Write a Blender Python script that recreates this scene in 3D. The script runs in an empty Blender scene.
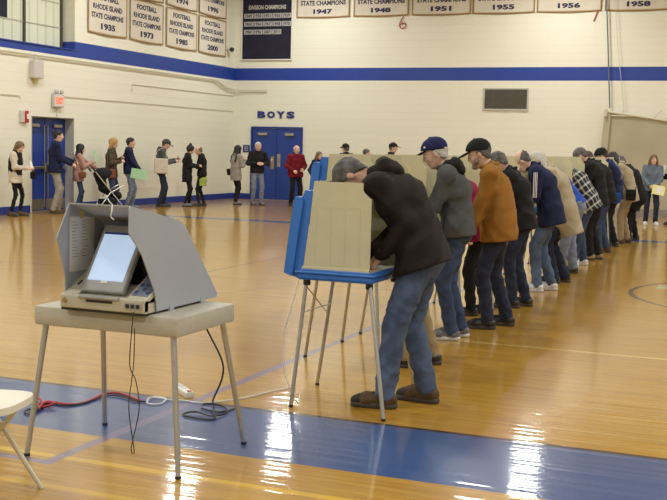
import bpy, bmesh, math, random
import numpy as np
from mathutils import Vector, Matrix
random.seed(7)
R = math.radians
SC = bpy.context.scene
COL = SC.collection

# ---------------------------------------------------------------- camera
CAM_H = 1.6
YAW, PITCH, ROLL, FPX = 0.3816, 0.0926, 0.0249, 1100.35
def cam_axes():
    cy, sy = math.cos(YAW), math.sin(YAW)
    F = Vector((-sy*math.cos(PITCH), cy*math.cos(PITCH), -math.sin(PITCH)))
    Rt = Vector((cy, sy, 0)); U = Rt.cross(F)
    R2 = math.cos(ROLL)*Rt + math.sin(ROLL)*U
    U2 = -math.sin(ROLL)*Rt + math.cos(ROLL)*U
    return F, R2, U2
F_, R_, U_ = cam_axes()
cd = bpy.data.cameras.new('camera'); cam = bpy.data.objects.new('camera', cd); COL.objects.link(cam)
cam.matrix_world = Matrix(((R_.x, U_.x, -F_.x, 0), (R_.y, U_.y, -F_.y, 0), (R_.z, U_.z, -F_.z, CAM_H), (0, 0, 0, 1)))
cd.sensor_width = 36; cd.lens = FPX/667*36; cd.clip_end = 200; cd.clip_start = .05
SC.camera = cam

# ---------------------------------------------------------------- world, exposure, lights
W = bpy.data.worlds.new('world'); SC.world = W; W.use_nodes = True
W.node_tree.nodes['Background'].inputs[0].default_value = (.9, .93, 1, 1)
W.node_tree.nodes['Background'].inputs[1].default_value = .2
SC.view_settings.view_transform = 'Standard'; SC.view_settings.look = 'None'
SC.view_settings.gamma = 1; SC.view_settings.use_curve_mapping = False
SC.view_settings.exposure = -0.62
LAMP_W = 230; LAMP_COL = (1, .985, .94); LAMP_Z = 6.95
LAMPS = [(x, y) for x in (-12.5, -5.6, 1.3, 8.2) for y in (27.5, 21.9, 17.6, 13.4, 8.2, 3.0, -2.2)]
for lx, ly in LAMPS:
    l = bpy.data.lights.new('ceiling_lamp_light', 'AREA'); l.shape = 'DISK'; l.size = .72; l.energy = LAMP_W; l.color = LAMP_COL
    o = bpy.data.objects.new('ceiling_lamp_light', l); COL.objects.link(o); o.location = (lx, ly, LAMP_Z-.33)

# ---------------------------------------------------------------- materials
def mat(name, col, rough=.6, metal=0, bump=0, bscale=200, var=0, vscale=6, coat=0, emit=None, es=0, spec=.5, stretch=None, alpha=None):
    m = bpy.data.materials.new(name); m.use_nodes = True
    nt = m.node_tree; N = nt.nodes; L = nt.links; b = N['Principled BSDF']
    b.inputs['Base Color'].default_value = (*col, 1); b.inputs['Roughness'].default_value = rough
    b.inputs['Metallic'].default_value = metal; b.inputs['Coat Weight'].default_value = coat
    b.inputs['Specular IOR Level'].default_value = spec
    if emit: b.inputs['Emission Color'].default_value = (*emit, 1); b.inputs['Emission Strength'].default_value = es
    tc = N.new('ShaderNodeTexCoord'); src = tc.outputs['Object']
    if stretch:
        mp = N.new('ShaderNodeMapping'); mp.inputs['Scale'].default_value = stretch; L.new(src, mp.inputs[0]); src = mp.outputs[0]
    if var:
        n = N.new('ShaderNodeTexNoise'); n.inputs['Scale'].default_value = vscale; n.inputs['Detail'].default_value = 4; L.new(src, n.inputs['Vector'])
        r = N.new('ShaderNodeValToRGB'); r.color_ramp.elements[0].position = .3; r.color_ramp.elements[1].position = .7
        r.color_ramp.elements[0].color = (*[max(0, c*(1-var)) for c in col], 1); r.color_ramp.elements[1].color = (*[min(1, c*(1+var)) for c in col], 1)
        L.new(n.outputs[0], r.inputs[0]); L.new(r.outputs[0], b.inputs['Base Color'])
    if bump:
        n2 = N.new('ShaderNodeTexNoise'); n2.inputs['Scale'].default_value = bscale; n2.inputs['Detail'].default_value = 3; L.new(src, n2.inputs['Vector'])
        bp = N.new('ShaderNodeBump'); bp.inputs['Strength'].default_value = bump; bp.inputs['Distance'].default_value = .004
        L.new(n2.outputs[0], bp.inputs['Height']); L.new(bp.outputs[0], b.inputs['Normal'])
    return m
def cloth(name, col, var=.18, rough=.85): return mat(name, col, rough, bump=.35, bscale=90, var=var, vscale=9, spec=.25)

class NG:   # tiny helper to write node maths
    def __init__(s, m): s.nt = m.node_tree; s.N = s.nt.nodes; s.L = s.nt.links
    def m(s, op, a, b=None, c=None):
        n = s.N.new('ShaderNodeMath'); n.operation = op
        for i, v in enumerate((a, b, c)):
            if v is None: continue
            if isinstance(v, (int, float)): n.inputs[i].default_value = v
            else: s.L.new(v, n.inputs[i])
        return n.outputs[0]
    def between(s, x, a, b, soft=.004):
        def ss(lo, hi, v):
            n = s.N.new('ShaderNodeMapRange'); n.interpolation_type = 'SMOOTHSTEP'
            n.inputs['From Min'].default_value = lo; n.inputs['From Max'].default_value = hi; s.L.new(v, n.inputs['Value']); return n.outputs[0]
        return s.m('MULTIPLY', ss(a-soft, a+soft, x), s.m('SUBTRACT', 1, ss(b-soft, b+soft, x)))
    def mix(s, f, a, b):
        n = s.N.new('ShaderNodeMix'); n.data_type = 'RGBA'
        s.L.new(f, n.inputs[0])
        for i, v in ((6, a), (7, b)):
            if isinstance(v, tuple): n.inputs[i].default_value = (*v, 1)
            else: s.L.new(v, n.inputs[i])
        return n.outputs[2]

BLUE = (.012, .045, .30)
def make_wall_mat():
    m = mat('painted_block', (.72, .69, .55), .45); g = NG(m); N, L = g.N, g.L; b = N['Principled BSDF']
    geo = N.new('ShaderNodeNewGeometry'); sep = N.new('ShaderNodeSeparateXYZ'); L.new(geo.outputs['Position'], sep.inputs[0])
    u = g.m('ADD', sep.outputs[0], sep.outputs[1]); z = sep.outputs[2]
    cmb = N.new('ShaderNodeCombineXYZ'); L.new(u, cmb.inputs[0]); L.new(z, cmb.inputs[1])
    br = N.new('ShaderNodeTexBrick'); br.inputs['Scale'].default_value = 1; br.inputs['Brick Width'].default_value = 2.4; br.inputs['Row Height'].default_value = .2032
    br.inputs['Mortar Size'].default_value = .005; br.inputs['Mortar Smooth'].default_value = .4; L.new(cmb.outputs[0], br.inputs['Vector'])
    br.inputs['Color1'].default_value = (.785, .785, .665, 1); br.inputs['Color2'].default_value = (.77, .77, .65, 1); br.inputs['Mortar'].default_value = (.70, .685, .545, 1)
    n = N.new('ShaderNodeTexNoise'); n.inputs['Scale'].default_value = .8; L.new(geo.outputs['Position'], n.inputs['Vector'])
    base = g.mix(g.m('MULTIPLY', n.outputs[0], .22), br.outputs[0], (.71, .70, .56))
    base = g.mix(g.between(z, 3.543, 3.908), base, BLUE)
    L.new(base, b.inputs['Base Color'])
    bp = N.new('ShaderNodeBump'); bp.inputs['Strength'].default_value = .3; bp.inputs['Distance'].default_value = .006
    L.new(g.m('SUBTRACT', 1, br.outputs['Fac']), bp.inputs['Height']); L.new(bp.outputs[0], b.inputs['Normal'])
    return m
def make_floor_mat():
    m = mat('gym_floor', (.5, .3, .1), .32); g = NG(m); N, L = g.N, g.L; b = N['Principled BSDF']
    geo = N.new('ShaderNodeNewGeometry'); sep = N.new('ShaderNodeSeparateXYZ'); L.new(geo.outputs['Position'], sep.inputs[0]); x, y = sep.outputs[0], sep.outputs[1]
    br = N.new('ShaderNodeTexBrick'); br.inputs['Scale'].default_value = 1; br.inputs['Brick Width'].default_value = 1.1; br.inputs['Row Height'].default_value = .057
    br.inputs['Mortar Size'].default_value = .0012; br.inputs['Mortar Smooth'].default_value = .5; br.offset = .37; L.new(geo.outputs['Position'], br.inputs['Vector'])
    br.inputs['Color1'].default_value = (.50, .285, .032, 1); br.inputs['Color2'].default_value = (.40, .21, .020, 1); br.inputs['Mortar'].default_value = (.34, .17, .02, 1)
    mp = N.new('ShaderNodeMapping'); mp.inputs['Scale'].default_value = (1.2, 22, 1); L.new(geo.outputs['Position'], mp.inputs[0])
    n = N.new('ShaderNodeTexNoise'); n.inputs['Scale'].default_value = 1.4; n.inputs['Detail'].default_value = 5; L.new(mp.outputs[0], n.inputs['Vector'])
    rp = N.new('ShaderNodeValToRGB'); rp.color_ramp.elements[0].position = .35; rp.color_ramp.elements[1].position = .7
    rp.color_ramp.elements[0].color = (.33, .155, .012, 1); rp.color_ramp.elements[1].color = (.60, .37, .07, 1); L.new(n.outputs[0], rp.inputs[0])
    c = g.mix(g.m('ADD', .45, 0.0), br.outputs[0], rp.outputs[0])
    def rect(c, x0, x1, y0, y1, col, k=1.0, soft=.006):
        f = g.m('MULTIPLY', g.between(x, x0, x1, soft), g.between(y, y0, y1, soft))
        if k < 1: f = g.m('MULTIPLY', f, k)
        return g.mix(f, c, col)
    DB = (.045, .095, .25)
    c = rect(c, -40, 40, 5.0, 5.94, DB)
    c = rect(c, -40, 40, 5.94, 5.985, (.03, .022, .018))
    c = rect(c, -40, 40, 4.545, 4.60, (.72, .46, .03), .8)
    c = rect(c, -40, 40, 4.13, 4.18, (.72, .46, .03), .6)
    PU = (.17, .15, .30)
    c = rect(c, -3.34, -3.27, 4.44, 30, PU, .8)
    c = rect(c, -8, -3.27, 4.44, 4.50, PU, .8)
    c = rect(c, -2.6, 30, 8.93, 8.98, (.80, .62, .22), .7)
    c = rect(c, -40, 40, 21.05, 21.5, (.03, .08, .28))
    c = rect(c, -40, 40, 11.76, 11.80, (.12, .08, .05), .6, .01)
    c = rect(c, -6.64, -6.60, 11.8, 15, (.12, .08, .07), .7, .01)
    c = rect(c, -5.66, -3.3, 10.56, 10.60, (.16, .10, .09), .6, .01)
    # diagonal dark lane line
    dd = g.m('ADD', g.m('MULTIPLY', g.m('ADD', x, 5.544), .9477), g.m('MULTIPLY', g.m('SUBTRACT', y, 10.448), -.319))
    c = g.mix(g.m('MULTIPLY', g.m('MULTIPLY', g.between(dd, -.018, .018, .01), g.between(y, 10.4, 13.2)), .6), c, (.14, .10, .12))
    # centre circle
    rr = g.m('SQRT', g.m('ADD', g.m('POWER', g.m('SUBTRACT', x, .26), 2), g.m('POWER', g.m('SUBTRACT', y, 13.4), 2)))
    c = g.mix(g.m('MULTIPLY', g.between(rr, 1.77, 1.83), .85), c, (.035, .04, .06))
    c = g.mix(g.m('MULTIPLY', g.m('MULTIPLY', g.between(x, -1.3, 1.7), g.between(y, 13.75, 14.15)), .6), c, (.45, .60, .42))
    L.new(c, b.inputs['Base Color'])
    b.inputs['Coat Weight'].default_value = .8; b.inputs['Coat Roughness'].default_value = .07; b.inputs['Specular IOR Level'].default_value = .15; b.inputs['Coat IOR'].default_value = 1.5
    # slightly cupped boards
    mp2 = N.new('ShaderNodeMapping'); mp2.inputs['Scale'].default_value = (.35, 9, 1); L.new(geo.outputs['Position'], mp2.inputs[0])
    n2 = N.new('ShaderNodeTexNoise'); n2.inputs['Scale'].default_value = 1.6; n2.inputs['Detail'].default_value = 2; L.new(mp2.outputs[0], n2.inputs['Vector'])
    h = g.m('ADD', n2.outputs[0], g.m('MULTIPLY', br.outputs['Fac'], -.12))
    bp = N.new('ShaderNodeBump'); bp.inputs['Strength'].default_value = .6; bp.inputs['Distance'].default_value = .004
    L.new(h, bp.inputs['Height']); L.new(bp.outputs[0], b.inputs['Normal']); L.new(bp.outputs[0], b.inputs['Coat Normal'])
    return m
def make_plaid():
    m = mat('plaid_flannel', (.02, .02, .025), .9); g = NG(m); N, L = g.N, g.L
    tc = N.new('ShaderNodeTexCoord'); sep = N.new('ShaderNodeSeparateXYZ'); L.new(tc.outputs['Object'], sep.inputs[0])
    def lines(v, per, w, off=0):
        f = g.m('FRACT', g.m('MULTIPLY', g.m('ADD', v, 10+off), 1/per)); return g.between(f, .5-w, .5+w, .03)
    a = g.m('ADD', g.m('SUBTRACT', g.m('MULTIPLY', sep.outputs[0], .76), g.m('MULTIPLY', sep.outputs[2], .64)), sep.outputs[1]); z = g.m('ADD', g.m('MULTIPLY', sep.outputs[2], .76), g.m('MULTIPLY', sep.outputs[0], .64))
    c = g.mix(g.m('MULTIPLY', lines(a, .095, .13), .55), (.015, .017, .022), (.5, .5, .48))
    c = g.mix(g.m('MULTIPLY', lines(z, .10, .13), .55), c, (.55, .55, .52))
    c = g.mix(g.m('MULTIPLY', g.m('MULTIPLY', lines(a, .095, .10), lines(z, .10, .10)), .9), c, (.75, .75, .7))
    L.new(c, N['Principled BSDF'].inputs['Base Color']); return m

M = dict(
    wall=make_wall_mat(), floor=make_floor_mat(), plaid=make_plaid(),
    ceiling=mat('ceiling_paint', (.36, .35, .31), .8, var=.05), base=mat('blue_base_paint', (.014, .04, .26), .35, var=.1),
    door=mat('blue_door_paint', (.013, .045, .27), .35, var=.08, vscale=2), doorframe=mat('blue_frame_paint', (.012, .035, .22), .4),
    jamb=mat('grey_jamb_paint', (.50, .49, .43), .5, var=.04), steel=mat('brushed_steel', (.45, .42, .36), .35, 1, var=.1, vscale=20, stretch=(1, 1, 12)),
    chrome=mat('polished_metal', (.7, .7, .68), .2, 1), brass=mat('gold_plate', (.45, .33, .14), .35, 1), alum=mat('dull_aluminium', (.50, .50, .48), .38, .8, var=.05, vscale=30),
    cream=mat('cream_plastic', (.58, .55, .355), .5, bump=.12, bscale=60, var=.03), bluepl=mat('blue_plastic', (.035, .17, .55), .38, var=.05, bump=.1, bscale=50),
    black=mat('black_plastic', (.015, .015, .017), .4), rubber=mat('black_rubber', (.02, .02, .02), .7), white=mat('white_plastic', (.78, .78, .74), .35, var=.02),
    table=mat('table_plastic', (.47, .46, .38), .55, bump=.3, bscale=160, var=.05, vscale=30), shroud=mat('grey_corrugated_plastic', (.385, .42, .475), .5, var=.03, bump=.1, bscale=80),
    machine=mat('putty_plastic', (.50, .48, .38), .45, var=.03), bezel=mat('grey_bezel', (.36, .37, .37), .4), screen=mat('lit_screen', (.3, .4, .5), .2, emit=(.58, .74, 1.0), es=.95),
    navyscr=mat('screen_bar', (.02, .03, .12), .3, emit=(.03, .04, .14), es=.6), key=mat('keypad_blue', (.05, .08, .25), .4), keyplate=mat('keypad_grey', (.20, .22, .30), .4),
    paper=mat('paper', (.75, .76, .78), .8, var=.02), ink=mat('ink', (.30, .30, .40), .8), tape=mat('masking_tape', (.60, .52, .22), .6),
    cream_banner=mat('banner_felt', (.66, .62, .52), .95, var=.05, vscale=3, bump=.2), banner_edge=mat('banner_brown_trim', (.22, .10, .03), .8), banner_gold=mat('banner_gold_trim', (.42, .32, .17), .8), banner_navy=mat('navy_felt', (.012, .012, .030), .95, var=.2, vscale=4),
    navyink=mat('navy_lettering', (.03, .03, .08), .9), whiteink=mat('pale_lettering', (.50, .49, .45), .9), pinktape=mat('year_patch', (.46, .46, .43), .9),
    kalwall=None, window_bar=mat('bronze_bar', (.07, .06, .04), .5), winblue=mat('sill_blue', BLUE, .5),
    vent=mat('vent_grey', (.13, .125, .10), .6, var=.1), red=mat('alarm_red', (.45, .02, .02), .4), exitred=mat('exit_letters', (.8, .1, .05), .5, emit=(1, .16, .08), es=1.3), exitface=mat('exit_face', (.65, .62, .55), .5, emit=(1, .5, .4), es=.12),
    hornw=mat('horn_white', (.55, .53, .50), .5), boysblue=mat('letter_blue', (.02, .035, .20), .5), matpad=mat('tan_mat', (.42, .39, .27), .75, var=.10, vscale=1.2, bump=.3, bscale=20), padbase=mat('mauve_base', (.26, .22, .20), .7, var=.1),
    pipe=mat('cream_pipe', (.62, .58, .44), .4), cable=mat('steel_cable', (.12, .14, .20), .5), redcord=mat('red_cord', (.45, .03, .03), .5), whitecord=mat('white_cord', (.75, .75, .72), .5), ribbon=mat('red_ribbon', (.40, .02, .03), .6),
    chair=mat('white_chair_plastic', (.80, .78, .68), .4, var=.03), chairleg=mat('chair_tube', (.62, .61, .50), .4, .2), housing=mat('lamp_housing', (.25, .25, .24), .4, .6),
    skin=mat('skin', (.58, .34, .24), .55, var=.08, vscale=25), skin2=mat('skin_pale', (.66, .42, .31), .55, var=.08, vscale=25), eye=mat('eye', (.6, .6, .6), .2), iris=mat('iris', (.05, .04, .03), .2), lip=mat('lip', (.42, .16, .13), .5),
    hgrey=mat('grey_hair', (.10, .095, .09), .75, var=.45, vscale=22, bump=.5, bscale=70, stretch=(1, 1, .35)), stubble=mat('grey_beard', (.27, .20, .16), .8, var=.3, vscale=50), hwhite=mat('white_hair', (.50, .48, .42), .75, var=.2, vscale=60, bump=.8, bscale=120), hblack=mat('black_hair', (.012, .010, .010), .6, bump=.8, bscale=120),
    hbrown=mat('brown_hair', (.07, .035, .018), .65, var=.4, vscale=50, bump=.8, bscale=120), hblonde=mat('blonde_hair', (.42, .25, .09), .65, var=.3, vscale=50, bump=.8, bscale=120), hsalt=mat('light_brown_hair', (.16, .10, .055), .7, var=.4, vscale=50, bump=.8, bscale=120),
    jeans=mat('blue_denim', (.070, .105, .185), .9, var=.38, vscale=7, bump=.5, bscale=140), djeans=mat('dark_denim', (.014, .020, .045), .9, var=.3, vscale=7, bump=.4), ljeans=mat('light_denim', (.17, .205, .28), .9, var=.2, vscale=7, bump=.4), mjeans=mat('mid_denim', (.034, .055, .12), .9, var=.3, vscale=7, bump=.4),
    boot=mat('brown_boot_leather', (.085, .05, .022), .75, var=.5, vscale=35, bump=.5, bscale=80), bootdark=mat('dark_boot_trim', (.02, .018, .015), .7), sole=mat('grey_sole', (.06, .055, .05), .8), wsole=mat('white_sole', (.6, .6, .58), .6),
    dbrown=cloth('dark_brown_cloth', (.020, .014, .011)), greyj=cloth('charcoal_grey_cloth', (.075, .082, .082)), tan=cloth('tan_canvas', (.29, .135, .025), .12), magenta=cloth('magenta_cloth', (.30, .015, .09)),
    blackc=cloth('black_cloth', (.012, .012, .013)), navyc=cloth('navy_cloth', (.012, .016, .055)), royal=cloth('royal_blue_cloth', (.02, .07, .36)), beige=cloth('beige_cloth', (.40, .34, .23), .08), khaki=cloth('khaki_cloth', (.30, .23, .13), .1),
    greyp=cloth('pale_grey_cloth', (.30, .28, .24), .1), olive=cloth('olive_cloth', (.075, .065, .035)), pink=cloth('dusty_pink_cloth', (.42, .24, .20), .1), maroon=cloth('maroon_cloth', (.15, .008, .018)), green=mat('lime_card', (.34, .56, .32), .7), lime=cloth('lime_cloth', (.33, .42, .08)),
    denimj=cloth('denim_jacket_cloth', (.13, .17, .22)), purple=cloth('dusky_purple_cloth', (.075, .045, .06)), cream_knit=cloth('cream_knit', (.58, .52, .42), .08), navycap=cloth('navy_cap', (.014, .018, .075)), stripew=mat('white_stripe', (.72, .72, .72), .8), yellow=mat('yellow_paper', (.80, .76, .35), .8),
    sneaker=mat('white_sneaker', (.62, .62, .62), .6, var=.2, vscale=30), blackshoe=mat('black_shoe', (.018, .017, .016), .45), brownboot=mat('brown_suede', (.09, .04, .022), .8), greysh=mat('grey_shoe', (.16, .16, .17), .7, var=.4, vscale=30), leather=mat('tan_leather_bag', (.22, .07, .03), .5), phone=mat('phone_glass', (.05, .06, .08), .2), greycap=cloth('grey_cap', (.06, .055, .06)),
)
mk = mat('translucent_panel', (.62, .64, .50), .5, emit=(.80, .86, .66), es=.12); g_ = NG(mk)
geo_ = g_.N.new('ShaderNodeNewGeometry'); sp_ = g_.N.new('ShaderNodeSeparateXYZ'); g_.L.new(geo_.outputs['Position'], sp_.inputs[0])
f_ = g_.m('FRACT', g_.m('MULTIPLY', sp_.outputs[1], 1/.30)); cc_ = g_.mix(g_.between(f_, .42, .58, .06), (.64, .66, .52), (.47, .50, .38)); g_.L.new(cc_, g_.N['Principled BSDF'].inputs['Base Color'])
M['kalwall'] = mk

# ---------------------------------------------------------------- object helpers
def prop(o, label=None, cat=None, group=None, kind=None):
    if label: o['label'] = label
    if cat: o['category'] = cat
    if group: o['group'] = group
    if kind: o['kind'] = kind
    return o
def thing(name, label, cat, loc=(0, 0, 0), rz=0, group=None):
    o = bpy.data.objects.new(name, None); COL.objects.link(o); o.location = loc; o.rotation_euler = (0, 0, rz); o.empty_display_size = .1
    return prop(o, label, cat, group)
def link(name, me, m, parent=None, label=None):
    o = bpy.data.objects.new(name, me); COL.objects.link(o)
    if m is not None:
        for mm in (m if isinstance(m, (list, tuple)) else [m]): me.materials.append(M[mm] if isinstance(mm, str) else mm)
    if parent: o.parent = parent
    if label: o['label'] = label
    return o
class B:
    def __init__(s): s.v = []; s.f = []; s.mi = []; s.cur = 0
    def add(s, vs, fs):
        n = len(s.v); s.v += [tuple(v) for v in vs]; s.f += [tuple(i+n for i in f) for f in fs]; s.mi += [s.cur]*len(fs); return s
    def mat(s, i): s.cur = i; return s
    def box(s, a, b, bev=0, mx=None):
        bm = bmesh.new(); bmesh.ops.create_cube(bm, size=1)
        for v in bm.verts: v.co = Vector([(a[i]+b[i])/2 + v.co[i]*abs(b[i]-a[i]) for i in range(3)])
        if bev: bmesh.ops.bevel(bm, geom=bm.edges[:], offset=bev, segments=2, affect='EDGES', profile=.5)
        if mx is not None: bm.transform(mx)
        bm.verts.index_update(); s.add([v.co[:] for v in bm.verts], [[v.index for v in f.verts] for f in bm.faces]); bm.free(); return s
    def prism(s, pts, fn, d0, d1):       # pts: 2-D outline, fn(u,v,d) -> xyz
        n = len(pts); vs = [fn(u, v, d0) for u, v in pts]+[fn(u, v, d1) for u, v in pts]
        return s.add(vs, [tuple(range(n))[::-1], tuple(range(n, 2*n))]+[(i, (i+1) % n, (i+1) % n+n, i+n) for i in range(n)])
    def tube(s, pts, r, seg=8, r2=None, smooth=0):
        P = [Vector(p) for p in pts]
        if smooth:
            Q = []
            for i in range(len(P)-1):
                p0, p1, p2, p3 = P[max(i-1, 0)], P[i], P[i+1], P[min(i+2, len(P)-1)]
                for k in range(smooth):
                    t = k/smooth; Q.append(.5*((2*p1)+(p2-p0)*t+(2*p0-5*p1+4*p2-p3)*t*t+(3*p1-p0-3*p2+p3)*t**3))
            P = Q+[P[-1]]
        n = len(P); up = None; vs = []
        for i, p in enumerate(P):
            t = (P[min(i+1, n-1)]-P[max(i-1, 0)]).normalized()
            if up is None: up = Vector((0, 0, 1)) if abs(t.z) < .9 else Vector((1, 0, 0))
            a = t.cross(up)
            if a.length < 1e-4: a = t.cross(Vector((1, 0, 0)))
            a.normalize(); b_ = a.cross(t).normalized(); up = b_
            rr = r if r2 is None else r+(r2-r)*i/(n-1)
            vs += [p+(a*math.cos(2*math.pi*k/seg)+b_*math.sin(2*math.pi*k/seg))*rr for k in range(seg)]
        fs = [(i*seg+k, i*seg+(k+1) % seg, (i+1)*seg+(k+1) % seg, (i+1)*seg+k) for i in range(n-1) for k in range(seg)]
        return s.add(vs, fs+[tuple(range(seg))[::-1], tuple(range((n-1)*seg, n*seg))])
    def lathe(s, prof, c=(0, 0, 0), seg=20, ax='z'):
        vs = []
        for r, h in prof:
            for k in range(seg):
                a = 2*math.pi*k/seg; q = (r*math.cos(a), r*math.sin(a), h)
                if ax == 'x': q = (h, q[0], q[1])
                if ax == 'y': q = (q[0], h, q[1])
                vs.append((c[0]+q[0], c[1]+q[1], c[2]+q[2]))
        n = len(prof)
        return s.add(vs, [(i*seg+k, i*seg+(k+1) % seg, (i+1)*seg+(k+1) % seg, (i+1)*seg+k) for i in range(n-1) for k in range(seg)]+[tuple(range(seg))[::-1], tuple(range((n-1)*seg, n*seg))])
    def mesh(s, name, smooth=False):
        me = bpy.data.meshes.new(name); me.from_pydata(s.v, [], s.f); me.polygons.foreach_set('material_index', s.mi)
        bm = bmesh.new(); bm.from_mesh(me); bmesh.ops.recalc_face_normals(bm, faces=bm.faces); bm.to_mesh(me); bm.free()
        if smooth:
            me.shade_smooth()
            try: me.set_sharp_from_angle(angle=R(40))
            except Exception: pass
        return me
    def build(s, name, m, parent=None, smooth=False, label=None): return link(name, s.mesh(name, smooth), m, parent, label)
def struct(o): o['kind'] = 'structure'; return o
def copy_tree(o, parent=None):
    c = o.copy(); COL.objects.link(c)
    if parent: c.parent = parent
    for ch in o.children: copy_tree(ch, c)
    return c
def text_mesh(body, w, h, bold=.02, depth=.004, shear=0):
    cu = bpy.data.curves.new('lettering', 'FONT'); cu.body = body; cu.size = 1; cu.offset = bold; cu.extrude = .01; cu.resolution_u = 2
    o = bpy.data.objects.new('tmp', cu); COL.objects.link(o); bpy.context.view_layer.update()
    me = bpy.data.meshes.new_from_object(o.evaluated_get(bpy.context.evaluated_depsgraph_get())); bpy.data.objects.remove(o)
    n = len(me.vertices); a = np.empty(n*3); me.vertices.foreach_get('co', a); a = a.reshape(-1, 3)
    lo, hi = a.min(0), a.max(0); a = (a-(lo+hi)/2)/np.maximum(hi-lo, 1e-6)*np.array([w, h, depth])
    fs = [tuple(p.vertices) for p in me.polygons]; return a, fs
def text_into(b, body, w, h, org, ex, ey, ez, bold=.02, depth=.004):
    a, fs = text_mesh(body, w, h, bold, depth); ex, ey, ez, org = map(np.array, (ex, ey, ez, org))
    v = org+a[:, :1]*ex+a[:, 1:2]*ey+a[:, 2:]*ez; return b.add(v.tolist(), fs)
EL = ((0, 1, 0), (0, 0, 1), (1, 0, 0))       # lettering frame on the left wall
EB = ((1, 0, 0), (0, 0, 1), (0, -1, 0))      # lettering frame on the back wall

# ================================================================ THE SETTING
XL, YB, XR, YF, ZC = -15.34, 29.93, 15.5, -7.0, 7.7
struct(B().box((XL-.6, YF-.3, -.3), (XR+.3, YB+.3, 0)).build('floor', 'floor'))
struct(B().box((XL-.6, YF-.3, ZC), (XR+.3, YB+.3, ZC+.2)).build('ceiling', 'ceiling'))
# left wall with a recessed double door and a recessed band of windows
WY0, WY1, WZ0, WZ1 = 12.0, 21.76, 3.72, 6.4; DY0, DY1, DZ = 20.15, 21.73, 2.14
wl = B()
T = .5
for a, b in (((YF-.3, 0), (DY0, WZ0)), ((DY1, 0), (YB+.3, WZ0)), ((DY0, DZ), (DY1, WZ0)), ((YF-.3, WZ0), (WY0, ZC)), ((WY1, WZ0), (YB+.3, ZC)), ((WY0, WZ1), (WY1, ZC))):
    wl.box((XL-T, a[0], a[1]), (XL, b[0], b[1]))
struct(wl.build('wall_left', 'wall'))
struct(B().box((XL-T, YB, 0), (XR+.3, YB+.4, ZC)).build('wall_back', 'wall'))
struct(B().box((XR, YF-.3, 0), (XR+.3, YB, ZC)).build('wall_right', 'wall'))
struct(B().box((XL, YF-.3, 0), (XR, YF, ZC)).build('wall_front', 'wall'))
bl = B(); bl.box((XL, YF, 0), (XL+.018, DY0-.06, .165), .004); bl.box((XL, DY1+.01, 0), (XL+.018, YB, .165), .004); struct(bl.build('baseboard_left', 'base'))
bb = B(); bb.box((XL+.018, YB-.018, 0), (-14.78, YB, .165), .004); bb.box((-13.05, YB-.018, 0), (-4.6, YB, .165), .004); bb.box((-4.6, YB-.02, 0), (XR, YB, .165), .004); struct(bb.build('baseboard_back', 'base'))
# window: translucent panels behind bars
wx = XL-.36
wn = thing('window_1', None, None, (0, 0, 0)); struct(wn)
B().box((wx-.04, WY0, WZ0), (wx, WY1, WZ1)).build('pane', 'kalwall', wn)
fb = B()
for yy in (12.6, 15.0, 17.4, 19.87+.47, 21.70): fb.box((wx, yy-.025, WZ0), (wx+.05, yy+.025, WZ1))
fb.box((wx, WY0, WZ0-.0), (wx+.05, WY1, WZ0+.05))
fb.build('window_frame', 'window_bar', wn)
fr = B()
for zz in (4.22, 4.78, 5.34, 5.9): fr.box((wx, WY0, zz-.012), (wx+.02, WY1, zz+.012))
fr.build('glazing_bar', 'jamb', wn)
B().box((wx, WY0, WZ0-.02), (XL+.03, WY1, WZ0+.004)).build('window_sill', 'winblue', wn)

def double_door(name, w, h, recessed):
    """built in a local frame: x along the wall, y out of the wall towards the room, z up"""
    root = thing(name, None, None); struct(root)
    f = B(); f.box((-.05, -.06, h), (w+.05, .02, h+.05)); f.box((-.05, -.06, 0), (0, .02, h)); f.box((w, -.06, 0), (w+.05, .02, h))
    f.build('door_frame', 'jamb' if recessed else 'doorframe', root)
    for k in range(2):
        x0 = k*w/2+.008; x1 = (k+1)*w/2-.008
        d = B().box((x0, -.055, .012), (x1, -.01, h-.008), .004).build('door_leaf', 'door', root)
        cx = x0+.20 if k == 0 else x1-.50
        B().box((cx, -.01, h-.21), (cx+.30, .06, h-.13), .01).build('door_closer', 'steel', d)
        if recessed:
            B().box((x0+.03, -.01, .03), (x1-.03, -.004, .27), .001).build('kick_plate', 'steel', d)
            pb = B().box((x0+.05, .03, .96), (x1-.02, .065, 1.02), .008)
            ex = x1-.10 if k == 0 else x0+.01
            pb.box((ex, -.01, .90), (ex+.09, .08, 1.08), .01); pb.build('panic_bar', 'steel', d)
            xx = x1-.055 if k == 0 else x0+.055
            B().tube([(xx, .03, .08), (xx, .03, h-.15)], .012).build('latch_rod', 'steel', d)
        else:
            xx = x1-.13 if k == 0 else x0+.06
            zz = .92 if k == 1 else 1.0
            p = B().box((xx, -.01, zz), (xx+.11, -.003, zz+.38), .001).build('push_plate', 'brass' if k == 1 else 'steel', d)
            B().tube([(xx+.055, -.005, zz+.08), (xx+.055, .045, zz+.10), (xx+.055, .045, zz+.26), (xx+.055, -.005, zz+.28)], .009, smooth=3).build('pull_handle', 'steel', p)
    B().box((w/2-.012, -.012, .012), (w/2+.012, .004, h-.01)).build('center_strip', 'doorframe', root)
    B().box((0, -.07, 0), (w, .03, .012)).build('threshold', 'steel', root)
    return root
d1 = double_door('door_1', 1.56, 2.11, True); d1.matrix_world = Matrix(((0, 1, 0, XL-.22), (1, 0, 0, DY0+.01), (0, 0, 1, 0), (0, 0, 0, 1)))
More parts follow.
